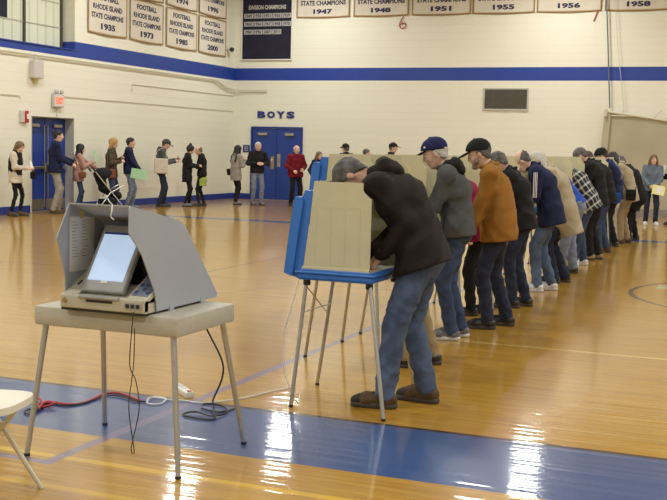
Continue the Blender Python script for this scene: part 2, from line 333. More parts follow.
# mirrored axes are avoided: rotate instead
d1.matrix_world = Matrix.Translation((XL-.22, DY1-.01, 0)) @ Matrix.Rotation(-math.pi/2, 4, 'Z')
d2 = double_door('door_2', 1.59, 2.13, False); d2.matrix_world = Matrix.Translation((-13.12, YB-.03, 0)) @ Matrix.Rotation(math.pi, 4, 'Z')
rj = B().box((XL-.30, DY1-.012, 0), (XL+.01, DY1, DZ)).box((XL-.30, DY0, 0), (XL+.01, DY0+.012, DZ)).box((XL-.3, DY0, DZ-.012), (XL+.01, DY1, DZ)); struct(rj.build('trim_1', 'jamb'))
struct(B().box((XL-T-.02, DY0-.1, 0), (XL-.30, DY1+.1, DZ)).build('wall_left_alcove', 'jamb'))

# ================================================================ WALL FITTINGS
# conduit pipes along the left wall
b = B()
for dz, ey in ((3.475, 28.7), (3.43, 28.5)):
    b.tube([(XL+.03, 8, dz), (XL+.03, ey, dz), (XL+.035, 29.3, dz-.18-(3.475-dz)), (XL+.05, 29.85, dz-.22), (XL+.5, 29.89, dz-.22), (XL+1.1, 29.89, dz-.22)], .013, 6)
prop(b.build('wall_conduit', 'pipe', smooth=True), 'pair of thin cream conduit pipes running along the left wall under the blue stripe', 'pipe')
prop(B().tube([(XL+.02, 8, 2.56), (XL+.02, 19.7, 2.56), (XL+.02, 19.75, 2.5)], .009, 6).build('wall_conduit', 'pipe', smooth=True), 'thin cream pipe on the left wall ending above the red fire alarm', 'pipe')
prop(B().tube([(XL+.02, 21.3, 2.62), (XL+.02, 29.8, 2.62)], .009, 6).build('wall_conduit', 'pipe', smooth=True), 'thin cream pipe on the left wall running right from the exit sign', 'pipe')
prop(B().tube([(XL+.02, 24.2, 2.9), (XL+.02, 24.2, 3.08), (XL+.02, 29.8, 3.08)], .009, 6).build('wall_conduit', 'pipe', smooth=True), 'thin cream pipe with a bent end below the football banners', 'pipe')
# exit sign
t = thing('exit_sign', 'lit EXIT sign with red letters on the wall above the left blue double door', 'exit sign', (XL, 21.05, 2.36))
B().box((.01, -.19, 0), (.09, .19, .30), .015).build('sign_box', 'hornw', t)
B().box((.088, -.165, .03), (.094, .165, .27)).build('sign_face', 'exitface', t)
text_into(B(), 'EXIT', .27, .15, (.098, 0, .15), *EL, bold=.04).build('lettering', 'exitred', t)
b = B().box((.0, -.12, .30), (.06, .12, .33), .005)
for s in (-1, 1): b.lathe([(.015, -.02), (.05, .0), (.055, .04), (.0, .06)], (.06, s*.10, .36), 12, 'x')
b.build('emergency_lamp', 'hornw', t, True)
B().tube([(.03, 0, 0), (.03, 0, -.22)], .012).build('conduit', 'pipe', t)
t = thing('fire_alarm', 'red and white fire alarm strobe on the wall left of the left double door', 'fire alarm', (XL, 19.86, 1.98))
B().box((0, -.13, 0), (.05, .02, .26), .01).build('back_plate', 'hornw', t)
B().box((0, .0, .0), (.07, .12, .26), .01).build('alarm_body', 'red', t)
B().box((.07, .03, .08), (.10, .09, .19), .01).build('strobe_lens', 'white', t)
t = thing('wall_horn', 'pale horn speaker box high on the left wall below the window', 'horn', (XL, 20.25, 2.86))
B().box((0, -.17, .10), (.14, .17, .50), .02).build('horn_box', 'hornw', t)
B().lathe([(.03, .0), (.05, .08), (.09, .11)], (.07, -.02, -.01), 14).build('horn_mouth', 'tape', t, True)
B().tube([(.04, 0, .5), (.04, 0, .64)], .01).build('conduit', 'pipe', t)
t = thing('security_camera', 'small dark round camera high in the wall corner', 'camera', (XL, 29.35, 4.42))
B().tube([(0, 0, 0), (.12, 0, .0)], .025).build('arm', 'hornw', t); B().lathe([(.01, -.07), (.06, -.04), (.07, 0), (.06, .05), (.01, .07)], (.17, 0, -.01), 14).build('camera_dome', 'black', t, True)
t = thing('room_sign', 'small navy room plaque on the wall left of the BOYS door', 'sign', (-14.92, YB, 1.40))
B().box((-.11, -.02, 0), (.11, 0, .22), .004).build('plate', 'boysblue', t)
b = B()
for k in range(3): b.box((-.06, -.024, .15-.05*k), (.06, -.02, .17-.05*k))
b.build('markings', 'whiteink', t)
t = thing('wall_sign', 'blue capital letters BOYS on the wall above the blue double door', 'sign', (-13.96, YB, 2.535))
for i, c_ in enumerate('BOYS'):
    text_into(B(), c_, .265, .205, (-.475+.317*i, -.012, 0), *EB, bold=.055, depth=.02).build('letter', 'boysblue', t)
t = thing('wall_vent', 'dark grey louvred vent grille on the back wall below the blue stripe', 'vent', (-7.035, YB, 2.735))
f = B(); f.box((-.63, -.04, 0), (.63, 0, .04)); f.box((-.63, -.04, .57), (.63, 0, .61)); f.box((-.63, -.04, .04), (-.59, 0, .57)); f.box((.59, -.04, .04), (.63, 0, .57)); f.build('vent_frame', 'jamb', t)
f = B(); f.box((-.59, -.008, .04), (.59, -.002, .57))
for k in range(16): f.box((-.59, -.03, .05+.0325*k), (.59, -.012, .062+.0325*k))
f.box((-.36, -.034, .04), (-.345, -.01, .57)); f.build('louvre', 'vent', t)

def banner(label, w, z0, z1, lines, place, group, field='cream_banner', ink='navyink', sag=.025, edge=True):
    """local: x along wall, y out of wall (towards room = -y), z up from z0"""
    H = z1-z0; t = thing('banner', label, 'banner', (0, 0, 0), 0, group)
    def P(u, v, d): return (u*w, -.03-.012*math.sin(u*9+w)-d, v*H-(sag*(1-(2*u)**2)*(1-v)))
    def sheet(u0, u1, v0, v1, d0, d1, nu=16, nv=6):
        bb_ = B(); vs = []; fs = []
        for d in (d0, d1):
            for i in range(nu+1):
                for j in range(nv+1): vs.append(P(u0+(u1-u0)*i/nu, v0+(v1-v0)*j/nv, d))
        m_ = (nu+1)*(nv+1); idx = lambda i, j, s: s*m_+i*(nv+1)+j
        for i in range(nu):
            for j in range(nv): fs += [(idx(i, j, 1), idx(i+1, j, 1), idx(i+1, j+1, 1), idx(i, j+1, 1)), (idx(i, j, 0), idx(i, j+1, 0), idx(i+1, j+1, 0), idx(i+1, j, 0))]
        for i in range(nu): fs += [(idx(i, 0, 0), idx(i+1, 0, 0), idx(i+1, 0, 1), idx(i, 0, 1)), (idx(i, nv, 1), idx(i+1, nv, 1), idx(i+1, nv, 0), idx(i, nv, 0))]
        for j in range(nv): fs += [(idx(0, j, 1), idx(0, j+1, 1), idx(0, j+1, 0), idx(0, j, 0)), (idx(nu, j, 0), idx(nu, j+1, 0), idx(nu, j+1, 1), idx(nu, j, 1))]
        return bb_.add(vs, fs)
    sheet(-.5, .5, 0, 1, 0, .006).build('field', field, t)
    if edge:
        e = .022/w; ev = .022/H
        b1 = B(); b2 = B()
        for bq, o_, mm, d in ((b1, 0, e, .009), (b2, e, e*1.2, .008)):
            ov = o_*w/H; mv = mm*w/H
            for q in ((-.5+o_, .5-o_, ov, ov+mv), (-.5+o_, .5-o_, 1-ov-mv, 1-ov), (-.5+o_, -.5+o_+mm, ov, 1-ov), (.5-o_-mm, .5-o_, ov, 1-ov)):
                s_ = sheet(*q, .005, d, 12 if q[1]-q[0] > .3 else 1, 1 if q[1]-q[0] > .3 else 6); bq.add(s_.v, s_.f)
        b1.build('border', 'banner_edge', t); b2.build('inner_border', 'banner_gold', t)
    for body, zc, lw, lh, bo in lines:
        a, fs = text_mesh(body, lw, lh, bo)
        vs = []
        for x_, z_, d_ in a:
            u = x_/w; v = (zc+z_)/H; p = P(u, v, .008+d_); vs.append(p)
        B().add(vs, fs).build('lettering', ink, t)
    t.matrix_world = place; return t
def onleft(y, z): return Matrix.Translation((XL, y, z)) @ Matrix.Rotation(math.pi/2, 4, 'Z')
def onback(x, z): return Matrix.Translation((x, YB, z))
yrs = [('1935', 23.08, 1.68), ('1973', 24.86, 1.62), ('1985', 26.66, 1.66), ('2000', 28.42, 1.64)]
for yr, yc, w in yrs:
    banner('cream football banner lettered RHODE ISLAND STATE CHAMPIONS %s, lower row on the left wall' % yr, w, 4.19, 5.23,
           [('FOOTBALL', .86, .95, .13, .035), ('RHODE ISLAND', .65, 1.25, .13, .03), ('STATE CHAMPIONS', .44, 1.36, .13, .03), (yr, .20, .62, .15, .045)], onleft(yc, 4.19), 'football banners on the left wall')
for i, (yr, yc, w) in enumerate((('', 23.08, 1.68), ('', 24.86, 1.62), ('1974', 26.66, 1.66), ('1996', 28.42, 1.64))):
    lab = ['cream banner hanging above the 1935 banner in the upper row', 'cream banner hanging above the 1973 banner in the upper row', 'cream banner ending in 1974 above the 1985 banner, upper row', 'cream banner ending in 1996 above the 2000 banner, upper row'][i]
    banner(lab, w, 5.28, 6.32, [(yr, .20, .62, .15, .045), ('STATE CHAMPIONS', .44, 1.36, .13, .03)] if yr else [], onleft(yc, 5.28), 'football banners on the left wall')
banner('edge of a dark navy banner hanging over the window at far left', 1.4, 4.17, 6.3, [], onleft(18.60, 4.17), None, 'banner_navy', edge=False, sag=.0)
bx = [(-12.515, 1.67, '1947'), (-10.73, 1.66, '1948'), (-8.955, 1.71, '1951'), (-7.19, 1.72, '1955'), (-5.42, 1.72, '1956'), (-3.62, 1.72, '1958')]
for xc, w, yr in bx:
    banner('cream brown-edged banner lettered STATE CHAMPIONS %s on the back wall' % yr, w, 5.36, 6.8, [('STATE CHAMPIONS', .42, 1.42, .14, .035), (yr, .18, .60, .14, .05)], onback(xc, 5.36), 'champions banners on the back wall', sag=.02)
dv = banner('tall navy banner lettered DIVISION CHAMPIONS with rows of years near the corner', 1.60, 4.17, 6.6, [('DIVISION CHAMPIONS', 1.52, 1.22, .13, .04)], onback(-14.30, 4.17), None, 'banner_navy', 'whiteink', sag=.0, edge=False)
for k, (n_, txt) in enumerate(((5, ['1949', '1950', '1951', '1956', '1959']), (5, ['1960', '1966', '1967', '1968', '1970']), (4, ['1984', '1996', '2007', '2011']))):
    for j in range(n_):
        zc = 1.27-.235*k; xc = -.60+.31*j
        pch = B().box((xc-.145, -.052, zc-.07), (xc+.145, -.045, zc+.07)).build('year_patch', 'pinktape', dv)
        text_into(B(), txt[j], .22, .10, (xc, -.054, zc), *EB, bold=.02, depth=.004).build('lettering', 'navyink', pch)
b = B(); b.box((-.83, -.05, -.03), (.83, -.02, -.0)); b.box((-.83, -.05, 0), (-.80, -.02, 2.43)); b.box((.80, -.05, 0), (.83, -.02, 2.43)); b.build('white_backing', 'white', dv)
prop(B().tube([(-10.05, YB-.03, 5.33), (-10.12, YB-.03, 5.22), (-10.16, YB-.03, 5.08), (-10.08, YB-.03, 5.0), (-9.98, YB-.03, 5.05), (-10.0, YB-.03, 5.15), (-10.12, YB-.03, 5.13)], .014, 6, smooth=4).build('ribbon', 'ribbon', smooth=True), 'curled red ribbon hanging under the 1948 banner', 'ribbon')
prop(B().tube([(-4.66, YB-.03, 5.36), (-4.70, YB-.03, 5.25), (-4.76, YB-.03, 5.10)], .014, 6, smooth=4).build('ribbon', 'ribbon', smooth=True), 'straight red ribbon hanging at the corner of the 1956 banner', 'ribbon')

# tan padded divider at the right of the back wall, pipe frame over it
t = thing('wall_mat', 'large tan padded wall mat with mauve base and pale pipe rail on the back wall', 'wall mat', (0, 0, 0))
def PW(u, v, d): return (u, YB-.03-d, v)
B().prism([(-4.40, .20), (2.6, .20), (2.6, 2.45), (-2.7, 2.48), (-4.32, 2.70)], PW, 0, .06).build('pad', 'matpad', t)
B().prism([(-4.62, .0), (2.6, .0), (2.6, .2), (-4.62, .2)], PW, 0, .07).build('base_strip', 'padbase', t)
b = B(); b.prism([(-4.50, .2), (-4.30, .2), (-4.18, 2.66), (-4.34, 2.72)], PW, .061, .13); b.build('side_roll', 'matpad', t)
b = B(); b.tube([(-4.36, YB-.12, 2.74), (-2.7, YB-.12, 2.50), (2.6, YB-.12, 2.47)], .03, 8); b.tube([(-4.30, YB-.12, 2.62), (-3.4, YB-.12, 2.62), (-3.1, YB-.12, 2.56)], .022, 8)
b.tube([(-4.30, YB-.2, 2.60), (-4.30, YB-.2, 2.80)], .04, 8); b.tube([(-3.9, YB-.12, 2.66), (-3.85, YB-.12, 2.82)], .015, 6); b.tube([(-3.1, YB-.12, 2.55), (-2.9, YB-.12, 2.78)], .015, 6)
b.build('pipe_rail', 'pipe', t, True)
prop(B().tube([(-4.47, YB-.12, 7.68), (-4.42, YB-.12, 5.5), (-4.22, YB-.12, 2.82)], .018, 6).build('hoist_cable', 'cable'), 'long dark hoist cable dropping to the left end of the tan wall mat', 'cable')
prop(B().tube([(-4.40, YB-.12, 7.68), (-4.1, YB-.12, 4.5), (-3.86, YB-.12, 2.84)], .007, 6).build('hoist_cable', 'jamb'), 'thin pale hoist cable slanting down to the rail of the tan wall mat', 'cable')

# ceiling lamps (seen only as reflections in the floor)
lt = None
for i, (lx, ly) in enumerate(LAMPS):
    if lt is None:
        lt = thing('ceiling_lamp', 'round high-bay gym lamp hanging from the ceiling', 'lamp', (lx, ly, LAMP_Z), 0, 'high-bay lamps under the ceiling')
        B().lathe([(.06, .30), (.10, .26), (.36, -.28), (.40, -.32), (.38, -.32), (.09, .20), (.02, .22)], (0, 0, 0), 24).build('lamp_shade', 'housing', lt, True)
        B().tube([(0, 0, .28), (0, 0, ZC-LAMP_Z)], .02).build('stem', 'housing', lt)
    else:
        c_ = copy_tree(lt); c_.location = (lx, ly, LAMP_Z)

# ================================================================ IMPLICIT-SURFACE MODELLER (people, clothes, hair)
A = lambda *v: np.array(v, float)
def unit(v): return v/(np.linalg.norm(v)+1e-12)
class Sdf:
    def __init__(s, k=.03): s.p = []; s.k = k; s.cuts = []; s.fold = None
    def cone(s, a, b, ra, rb, lat=None, sq=1., k=None): s.p.append(('c', A(*a), A(*b), ra, rb, lat, sq, s.k if k is None else k)); return s
    def ball(s, c, r, ax=None, k=None): s.p.append(('e', A(*c), A(*(r if hasattr(r, '__len__') else (r, r, r))), ax, s.k if k is None else k)); return s
    def sub(s, c, r, ax=None, k=.01): s.p.append(('s', A(*c), A(*(r if hasattr(r, '__len__') else (r, r, r))), ax, k)); return s
    def cut(s, pt, n, k=.004): s.cuts.append((A(*pt), unit(A(*n)))); return s        # keeps the side the normal points away from
    def bounds(s):
        lo = np.full(3, 1e9); hi = -lo
        for q in s.p:
            if q[0] == 'c':
                r = max(q[3], q[4])*max(1, q[6]); lo = np.minimum(lo, np.minimum(q[1], q[2])-r); hi = np.maximum(hi, np.maximum(q[1], q[2])+r)
            elif q[0] == 'e': r = q[2].max(); lo = np.minimum(lo, q[1]-r); hi = np.maximum(hi, q[1]+r)
        return lo-.035, hi+.035
    def __call__(s, P):
        d = None
        for q in s.p:
            if q[0] == 'c':
                _, a, b, ra, rb, lat, sq, k = q; ab = b-a; L2 = max(float(ab@ab), 1e-9)
                v = P-a; t = np.clip(v@ab/L2, 0, 1); v = v-t[:, None]*ab; dd = (v*v).sum(1)
                if lat is not None: l = v@lat; dd = dd-l*l+(l/sq)**2
                e = np.sqrt(np.maximum(dd, 0))-(ra+(rb-ra)*t)
            else:
                c, r, ax = q[1], q[2], q[3]; v = P-c
                if ax is not None: v = v@ax.T
                k0 = np.sqrt(((v/r)**2).sum(1)); k1 = np.sqrt(((v/(r*r))**2).sum(1)); e = k0*(k0-1)/np.maximum(k1, 1e-9); k = q[4]
            if q[0] == 's':
                h = np.maximum(k-np.abs(-e-d), 0)/k; d = np.maximum(d, -e)+h*h*k/4
            elif d is None: d = e
            else:
                h = np.maximum(k-np.abs(d-e), 0)/k; d = np.minimum(d, e)-h*h*k/4
        if s.fold:
            am, fr, sd = s.fold; x, y, z = P.T
            w = 1.5*(1-np.abs(np.sin(fr*.5*(z+x*.7)+1.8*np.sin(fr*.40*y+sd)+1.4*np.sin(fr*.27*x-sd))))+.9*(1-np.abs(np.sin(fr*.8*(z*.5-x*.9+y*.5)+1.6*np.sin(fr*.35*z+sd*2))))-1.1
            d = d-am*w
        for pt, n in s.cuts: d = np.maximum(d, (P-pt)@n)
        return d
    def poly(s, h):
        lo, hi = s.bounds(); n = np.ceil((hi-lo)/h).astype(int)+1
        ax = [lo[i]+h*np.arange(n[i]) for i in range(3)]
        G = np.stack(np.meshgrid(*ax, indexing='ij'), -1).reshape(-1, 3)
        D = np.concatenate([s(G[i:i+200000]) for i in range(0, len(G), 200000)]).reshape(n); S = D < 0
        cn = [S[i:n[0]-1+i, j:n[1]-1+j, k:n[2]-1+k] for i in (0, 1) for j in (0, 1) for k in (0, 1)]
        cnt = sum(c.astype(np.int8) for c in cn); act = (cnt > 0) & (cnt < 8); ids = np.full(act.shape, -1); ijk = np.argwhere(act); ids[act] = np.arange(len(ijk))
        acc = np.zeros((len(ijk), 3)); num = np.zeros(len(ijk)); i, j, k = ijk.T
        cor = [(a, b, c) for a in (0, 1) for b in (0, 1) for c in (0, 1)]
        for a in cor:
            for axn in range(3):
                if a[axn]: continue
                b = list(a); b[axn] = 1
                da = D[i+a[0], j+a[1], k+a[2]]; db = D[i+b[0], j+b[1], k+b[2]]; m = (da < 0) != (db < 0)
                t = np.where(m, da/np.where(m, da-db, 1), 0); p = np.array(a, float)[None].repeat(len(ijk), 0); p[:, axn] = t
                acc[m] += p[m]; num[m] += 1
        V = lo+h*(ijk+acc/num[:, None])
        F = []
        for axn in range(3):
            o = [(1, 2), (2, 0), (0, 1)][axn]
            sl0 = [slice(0, n[q]-(1 if q == axn else 0)) for q in range(3)]; S0 = S[tuple(sl0)]
            sl1 = list(sl0); sl1[axn] = slice(1, n[axn]); S1 = S[tuple(sl1)]
            e = np.argwhere(S0 != S1); e = e[(e[:, o[0]] > 0) & (e[:, o[1]] > 0) & (e[:, o[0]] < n[o[0]]-1) & (e[:, o[1]] < n[o[1]]-1)]
            if not len(e): continue
            inside = S0[e[:, 0], e[:, 1], e[:, 2]]
            def at(da, db): q = e.copy(); q[:, o[0]] += da; q[:, o[1]] += db; return ids[q[:, 0], q[:, 1], q[:, 2]]
            quad = np.stack([at(-1, -1), at(0, -1), at(0, 0), at(-1, 0)], 1); quad[~inside] = quad[~inside][:, ::-1]; F.append(quad)
        F = np.concatenate(F); F = F[(F >= 0).all(1)]
        for _ in range(2):
            eps = h*.1; d0 = s(V); g = np.stack([s(V+np.eye(3)[q]*eps)-d0 for q in range(3)], 1)/eps
            gn = (g*g).sum(1); V = V-np.clip(d0/np.maximum(gn, .25), -h*.5, h*.5)[:, None]*g
        return V, F
def polymesh(name, parts, m, parent=None, label=None):
    vs = []; fs = []; n = 0
    for V, F in parts: vs.append(V); fs.append(F+n); n += len(V)
    V = np.concatenate(vs); F = np.concatenate(fs); me = bpy.data.meshes.new(name)
    me.vertices.add(len(V)); me.vertices.foreach_set('co', V.astype('f').ravel()); me.loops.add(F.size); me.loops.foreach_set('vertex_index', F.astype('i').ravel())
    me.polygons.add(len(F)); me.polygons.foreach_set('loop_start', np.arange(0, F.size, 4).astype('i')); me.polygons.foreach_set('loop_total', np.full(len(F), 4, 'i'))
    me.update(); me.validate(); me.shade_smooth(); return link(name, me, m, parent, label)

YA = A(0, 1, 0)
def dirv(a): return A(math.sin(R(a)), 0, math.cos(R(a)))
def ik(a, b, l1, l2, hint):
    d = b-a; L = np.linalg.norm(d); L = min(L, (l1+l2)*.999); u = unit(d); c = (l1*l1+L*L-l2*l2)/(2*L); hh = math.sqrt(max(l1*l1-c*c, 1e-6))
    w = hint-(hint@u)*u; return a+u*c+unit(w)*hh, a+u*L
def frame(up, fwd):   # rows: fwd, left, up
    up = unit(up); fwd = unit(fwd-(fwd@up)*up); return np.array([fwd, np.cross(up, fwd), up])

def person(label, loc, yaw, h=1.75, w=1.0, hip=None, lean=(4, 8), neck=15, pitch=10, hyaw=0, feet=((.06, .10, 8), (-.06, -.10, -8)),
           hands=((.12, .26, .82), (.10, -.26, .82)), elbow=((-1, .5, -.3), (-1, -.5, -.3)), handdir=None, curl=35, belly=0, group=None,
           top='blackc', topkind='jacket', topname='jacket', hem=.10, bottom='jeans', bottomname='trousers', shoe='blackshoe', solem='sole', hair='short', hairm='hgrey', hat=None, hatm='blackc',
           hood=None, collar=None, skin='skin', res=.017, glasses=False, sleeve=1.0, loose=1.0, beard=None, scarf=None, under=None, legr=1.0, shoename='shoe', skirt=None, cuffm=None, vest=None, toplabel=None):
    s = h/1.75; root = thing('person', label, 'person', loc, R(yaw), group)
    P = A(*( (hip[0], hip[2] if len(hip) > 2 else 0, hip[1]) if hip else (0, 0, .925*s)))
    l1, l2 = lean; D1, Dm, D2 = dirv(l1), dirv((l1+l2)/2), dirv(l2)
    Wt = P+.18*s*D1; Ch = Wt+.17*s*Dm; N = Ch+.185*s*D2
    sh = [N-.055*s*D2+YA*sg*.175*s*w for sg in (1, -1)]
    Nt = N+.075*s*dirv(neck); up0 = dirv(pitch); fw0 = A(math.cos(R(pitch)), 0, -math.sin(R(pitch)))
    cyw, syw = math.cos(R(hyaw)), math.sin(R(hyaw)); fw = fw0*cyw+YA*syw; HF = frame(up0, fw); Hc = Nt+up0*.075*s+fw*.025*s
    hp = [P+YA*sg*.088*s-.01*D1 for sg in (1, -1)]
    ank = [A(f[0], f[1], .088*s) for f in feet]; kn = []
    for i in (0, 1):
        yw = R(feet[i][2]); k_, a_ = ik(hp[i], ank[i], .43*s, .42*s, A(math.cos(yw), math.sin(yw)*1.0, 0)); kn.append(k_); ank[i] = a_
    el = []; wr = []
    for i in (0, 1):
        e_, w_ = ik(sh[i], A(*hands[i]), .285*s, .255*s, A(*elbow[i])); el.append(e_); wr.append(w_)
    # ---- body: one continuous skin figure (torso, limbs, neck), with finely meshed head and hands
    bd = Sdf(.03)
    bd.cone(P, Wt, .095*s*w, .085*s*w, YA, 1.3); bd.cone(Wt, Ch, .085*s*w, .10*s*w, YA, 1.3); bd.cone(Ch, N-.05*D2, .10*s*w, .075*s, YA, 1.4)
    bd.cone(sh[0], sh[1], .05*s, .05*s); bd.cone(N-.06*D2, Nt+up0*.03, .056*s, .050*s)
    for i in (0, 1):
        bd.cone(sh[i], el[i], .047*s, .038*s).cone(el[i], wr[i], .037*s, .025*s)
        bd.cone(hp[i], kn[i], .070*s*min(1, legr), .046*s*min(1, legr)).cone(kn[i], ank[i], .044*s*min(1, legr), .032*s*min(1, legr))
        yw = R(feet[i][2]); fd = A(math.cos(yw), math.sin(yw), 0); bd.cone(A(ank[i][0], ank[i][1], .06*s), A(ank[i][0], ank[i][1], 0)+fd*.13*s+A(0, 0, .045*s), .035*s, .025*s)
    parts = [bd.poly(.021)]
    q = s*1.0
    H = lambda x, y, z: Hc+(A(x, y, z)*q)@HF
    hd = Sdf(.018)
    hd.ball(H(-.012, 0, .032), A(.098, .077, .088)*q, HF).cone(H(.025, 0, -.02), H(.052, 0, -.088), .062*q, .030*q).cone(H(-.02, .045, -.03), H(.045, .02, -.085), .03*q, .022*q).cone(H(-.02, -.045, -.03), H(.045, -.02, -.085), .03*q, .022*q)
    hd.ball(H(.055, 0, -.03), A(.045, .05, .05)*q, HF)
    hd.cone(H(.082, .032, .034), H(.082, -.032, .034), .011*q, .011*q, k=.012)
    hd.cone(H(.090, 0, .018), H(.104, 0, -.016), .008*q, .012*q, k=.010).cone(H(.098, .010, -.020), H(.098, -.010, -.020), .009*q, .009*q, k=.008)
    hd.ball(H(.060, .042, -.022), .018*q, k=.02).ball(H(.060, -.042, -.022), .018*q, k=.02)
    for sg in (1, -1): hd.sub(H(.094, sg*.032, .010), A(.014, .020, .013)*q, HF, .012)
    hd.cone(H(.086, .018, -.050), H(.086, -.018, -.050), .008*q, .008*q, k=.01).cone(H(.084, .015, -.062), H(.084, -.015, -.062), .008*q, .008*q, k=.01)
    for sg in (1, -1): hd.ball(H(-.008, sg*.080, .002), A(.020, .009, .033)*q, HF, .006)
    hd.cone(H(-.03, 0, -.03), Hc-up0*.09*s-fw*.015, .055*q, .052*q, k=.03)
    parts.append(hd.poly(.0085))
    for i in (0, 1):
        sg = 1 if i == 0 else -1
        fd = unit(wr[i]-el[i]) if handdir is None or handdir[i] is None else unit(A(*handdir[i])); th = A(0, -sg*.55, .83)
        th = unit(th-(th@fd)*fd); nn = np.cross(fd, th)*(-sg)    # nn = palm side
        if nn@A(0, -sg, -.2) < 0: nn = -nn
        hs = .95*s; W0 = wr[i]; hn = Sdf(.010)
        hn.cone(W0-fd*.03, W0+fd*.02*hs, .026*hs, .026*hs).cone(W0+fd*.02*hs+th*.018*hs, W0+fd*.085*hs+th*.024*hs, .019*hs, .015*hs).cone(W0+fd*.02*hs-th*.016*hs, W0+fd*.08*hs-th*.026*hs, .018*hs, .014*hs).cone(W0+fd*.04*hs, W0+fd*.085*hs, .018*hs, .015*hs)
        for fi, (o_, ln) in enumerate(((.029, .072), (.010, .082), (-.009, .076), (-.028, .060))):
            p0 = W0+fd*.085*hs+th*o_*hs; c = 0; rr = .0092*hs
            for seg in range(3):
                c += R(curl*(1, 1.1, .8)[seg]*(1+.1*fi)); dd = fd*math.cos(c)+nn*math.sin(c); p1 = p0+dd*ln*hs*(.45, .32, .23)[seg]; hn.cone(p0, p1, rr, rr*.93, k=.004); p0 = p1; rr *= .93
        p0 = W0+fd*.025*hs+th*.022*hs; p1 = p0+(fd*.65+th*.62+nn*.35)*.045*hs; p2 = p1+(fd*.9+th*.2+nn*.4)*.032*hs
        hn.cone(p0, p1, .014*hs, .011*hs, k=.012).cone(p1, p2, .0105*hs, .009*hs, k=.004)
        parts.append(hn.poly(.0062))
    body = polymesh('body', parts, skin, root)
    # ---- face details
    eb = B(); ib = B()
    for sg in (1, -1):
        c_ = H(.079, sg*.032, .010); eb.lathe([(.0005, -.0105*q), (.007*q, -.008*q), (.0105*q, 0), (.007*q, .008*q), (.0005, .0105*q)], c_, 10)
        c_ = H(.0875, sg*.032, .010); ib.lathe([(.0005, -.005*q), (.0045*q, 0), (.0005, .005*q)], c_, 8)
    eye = eb.build('eyes', 'eye', root, True); ib.build('iris', 'iris', eye)
    lp = Sdf(.004); lp.cone(H(.0895, .017, -.051), H(.0895, -.017, -.051), .0055*q, .0055*q).cone(H(.0885, .015, -.060), H(.0885, -.015, -.060), .0058*q, .0058*q); polymesh('lips', [lp.poly(.004)], 'lip', root)
    # ---- hair
    def planecut(S, n, pt): S.cut(H(*pt), A(*n)@HF)
    if hair:
        hr = Sdf(.02); hr.fold = (.0025, 90, 1.3)
        off = .012 if hair in ('short', 'bald') else .018
        if hair != 'none': hr.ball(H(-.016, 0, .032), A(.098+off, .077+off, .088+off)*q, HF)
        if hair == 'short': hr.cone(H(-.05, .03, -.04), H(-.05, -.03, -.04), .045*q, .045*q); planecut(hr, (.70, 0, -.72), (.075, 0, .072)); planecut(hr, (0, 0, -1), (0, 0, -.075)); planecut(hr, (1, 0, 0), (.078, 0, 0))
        if hair == 'bald': hr.cone(H(-.05, .03, -.04), H(-.05, -.03, -.04), .045*q, .045*q); planecut(hr, (.70, 0, -.72), (.02, 0, .02)); planecut(hr, (.5, 0, 1), (0, 0, .03)); planecut(hr, (0, 0, -1), (0, 0, -.07))
        if hair in ('long', 'bob', 'bun'):
            dn = A(0, 0, -1)
            L_ = .30 if hair == 'long' else (.15 if hair == 'bob' else .04)
            for sg in (1, -1, 0):
                a_ = H(-.045, sg*.065, .0); e_ = a_+(-up0)*L_*.35+dn*L_*.75-fw*.10*(L_/.3)+YA*sg*.05*(L_/.3); hr.cone(a_, e_, .045*q, .036*q if hair != 'bun' else .03)
            if hair == 'long':
                for sg in (1, -1): hr.cone(H(.0, sg*.08, .0), H(.035, sg*.115, -.24), .028*q, .020*q)
            if hair == 'bun': hr.ball(H(-.05, 0, .145), .042*q)
            hr.cone(H(-.05, .03, -.03), H(-.05, -.03, -.03), .05*q, .05*q)
            hr.sub(H(.105, 0, -.020), A(.080, .066, .092)*q, HF, .01); hr.sub(H(.09, 0, -.12), A(.10, .058, .10)*q, HF, .01)
        polymesh('hair', [hr.poly(.0095)], hairm, root)
    if beard:
        be = Sdf(.015); be.cone(H(.035, .05, -.05), H(.075, .0, -.09), .026*q, .027*q).cone(H(.035, -.05, -.05), H(.075, 0, -.09), .026*q, .027*q).cone(H(.092, .014, -.038), H(.092, -.014, -.038), .008*q, .008*q); be.fold = (.002, 100, 2); polymesh('beard', [be.poly(.009)], beard, root)
    if glasses:
        gb = B()
        for sg in (1, -1):
            c_ = H(.108, sg*.034, .010); gb.tube([c_+((A(0, math.cos(a), math.sin(a)*.8)*.024*q)@HF) for a in [k*math.pi/6 for k in range(13)]], .0022, 5)
            gb.tube([H(.105, sg*.058, .015), H(.0, sg*.092, .015)], .0022, 5)
        gb.tube([H(.108, .010, .012), H(.108, -.010, .012)], .0022, 5); gb.build('glasses', 'black', root)
    if hat == 'cap':
        cp = Sdf(.012); cp.ball(H(-.010, 0, .045), A(.117, .096, .100)*q, HF).ball(H(-.01, 0, .143), .010*q); cp.cut(H(0, 0, .036), A(.30, 0, -1)@HF)
        cap = polymesh('cap', [cp.poly(.008)], hatm, root)
        vz = Sdf(.008); vz.cone(H(.075, .0, .052), H(.150, 0, .040), .056*q, .050*q, HF[1], 1.25); vz.p = []
        vz.ball(H(.115, 0, .046), A(.080, .078, .011)*q, frame(up0+fw0*.12, fw)); vm_ = polymesh('visor', [vz.poly(.0065)], hatm, cap)
    if hat == 'beanie':
        cp = Sdf(.012); cp.ball(H(-.014, 0, .045), A(.112, .092, .108)*q, HF); cp.cut(H(0, 0, .035), A(.35, 0, -1)@HF); polymesh('knit_hat', [cp.poly(.009)], hatm, root)
    # ---- trousers
    lw = legr*loose; ex = .010
    tr = Sdf(.025); tr.fold = (.0060, 46, loc[1]*3.1)
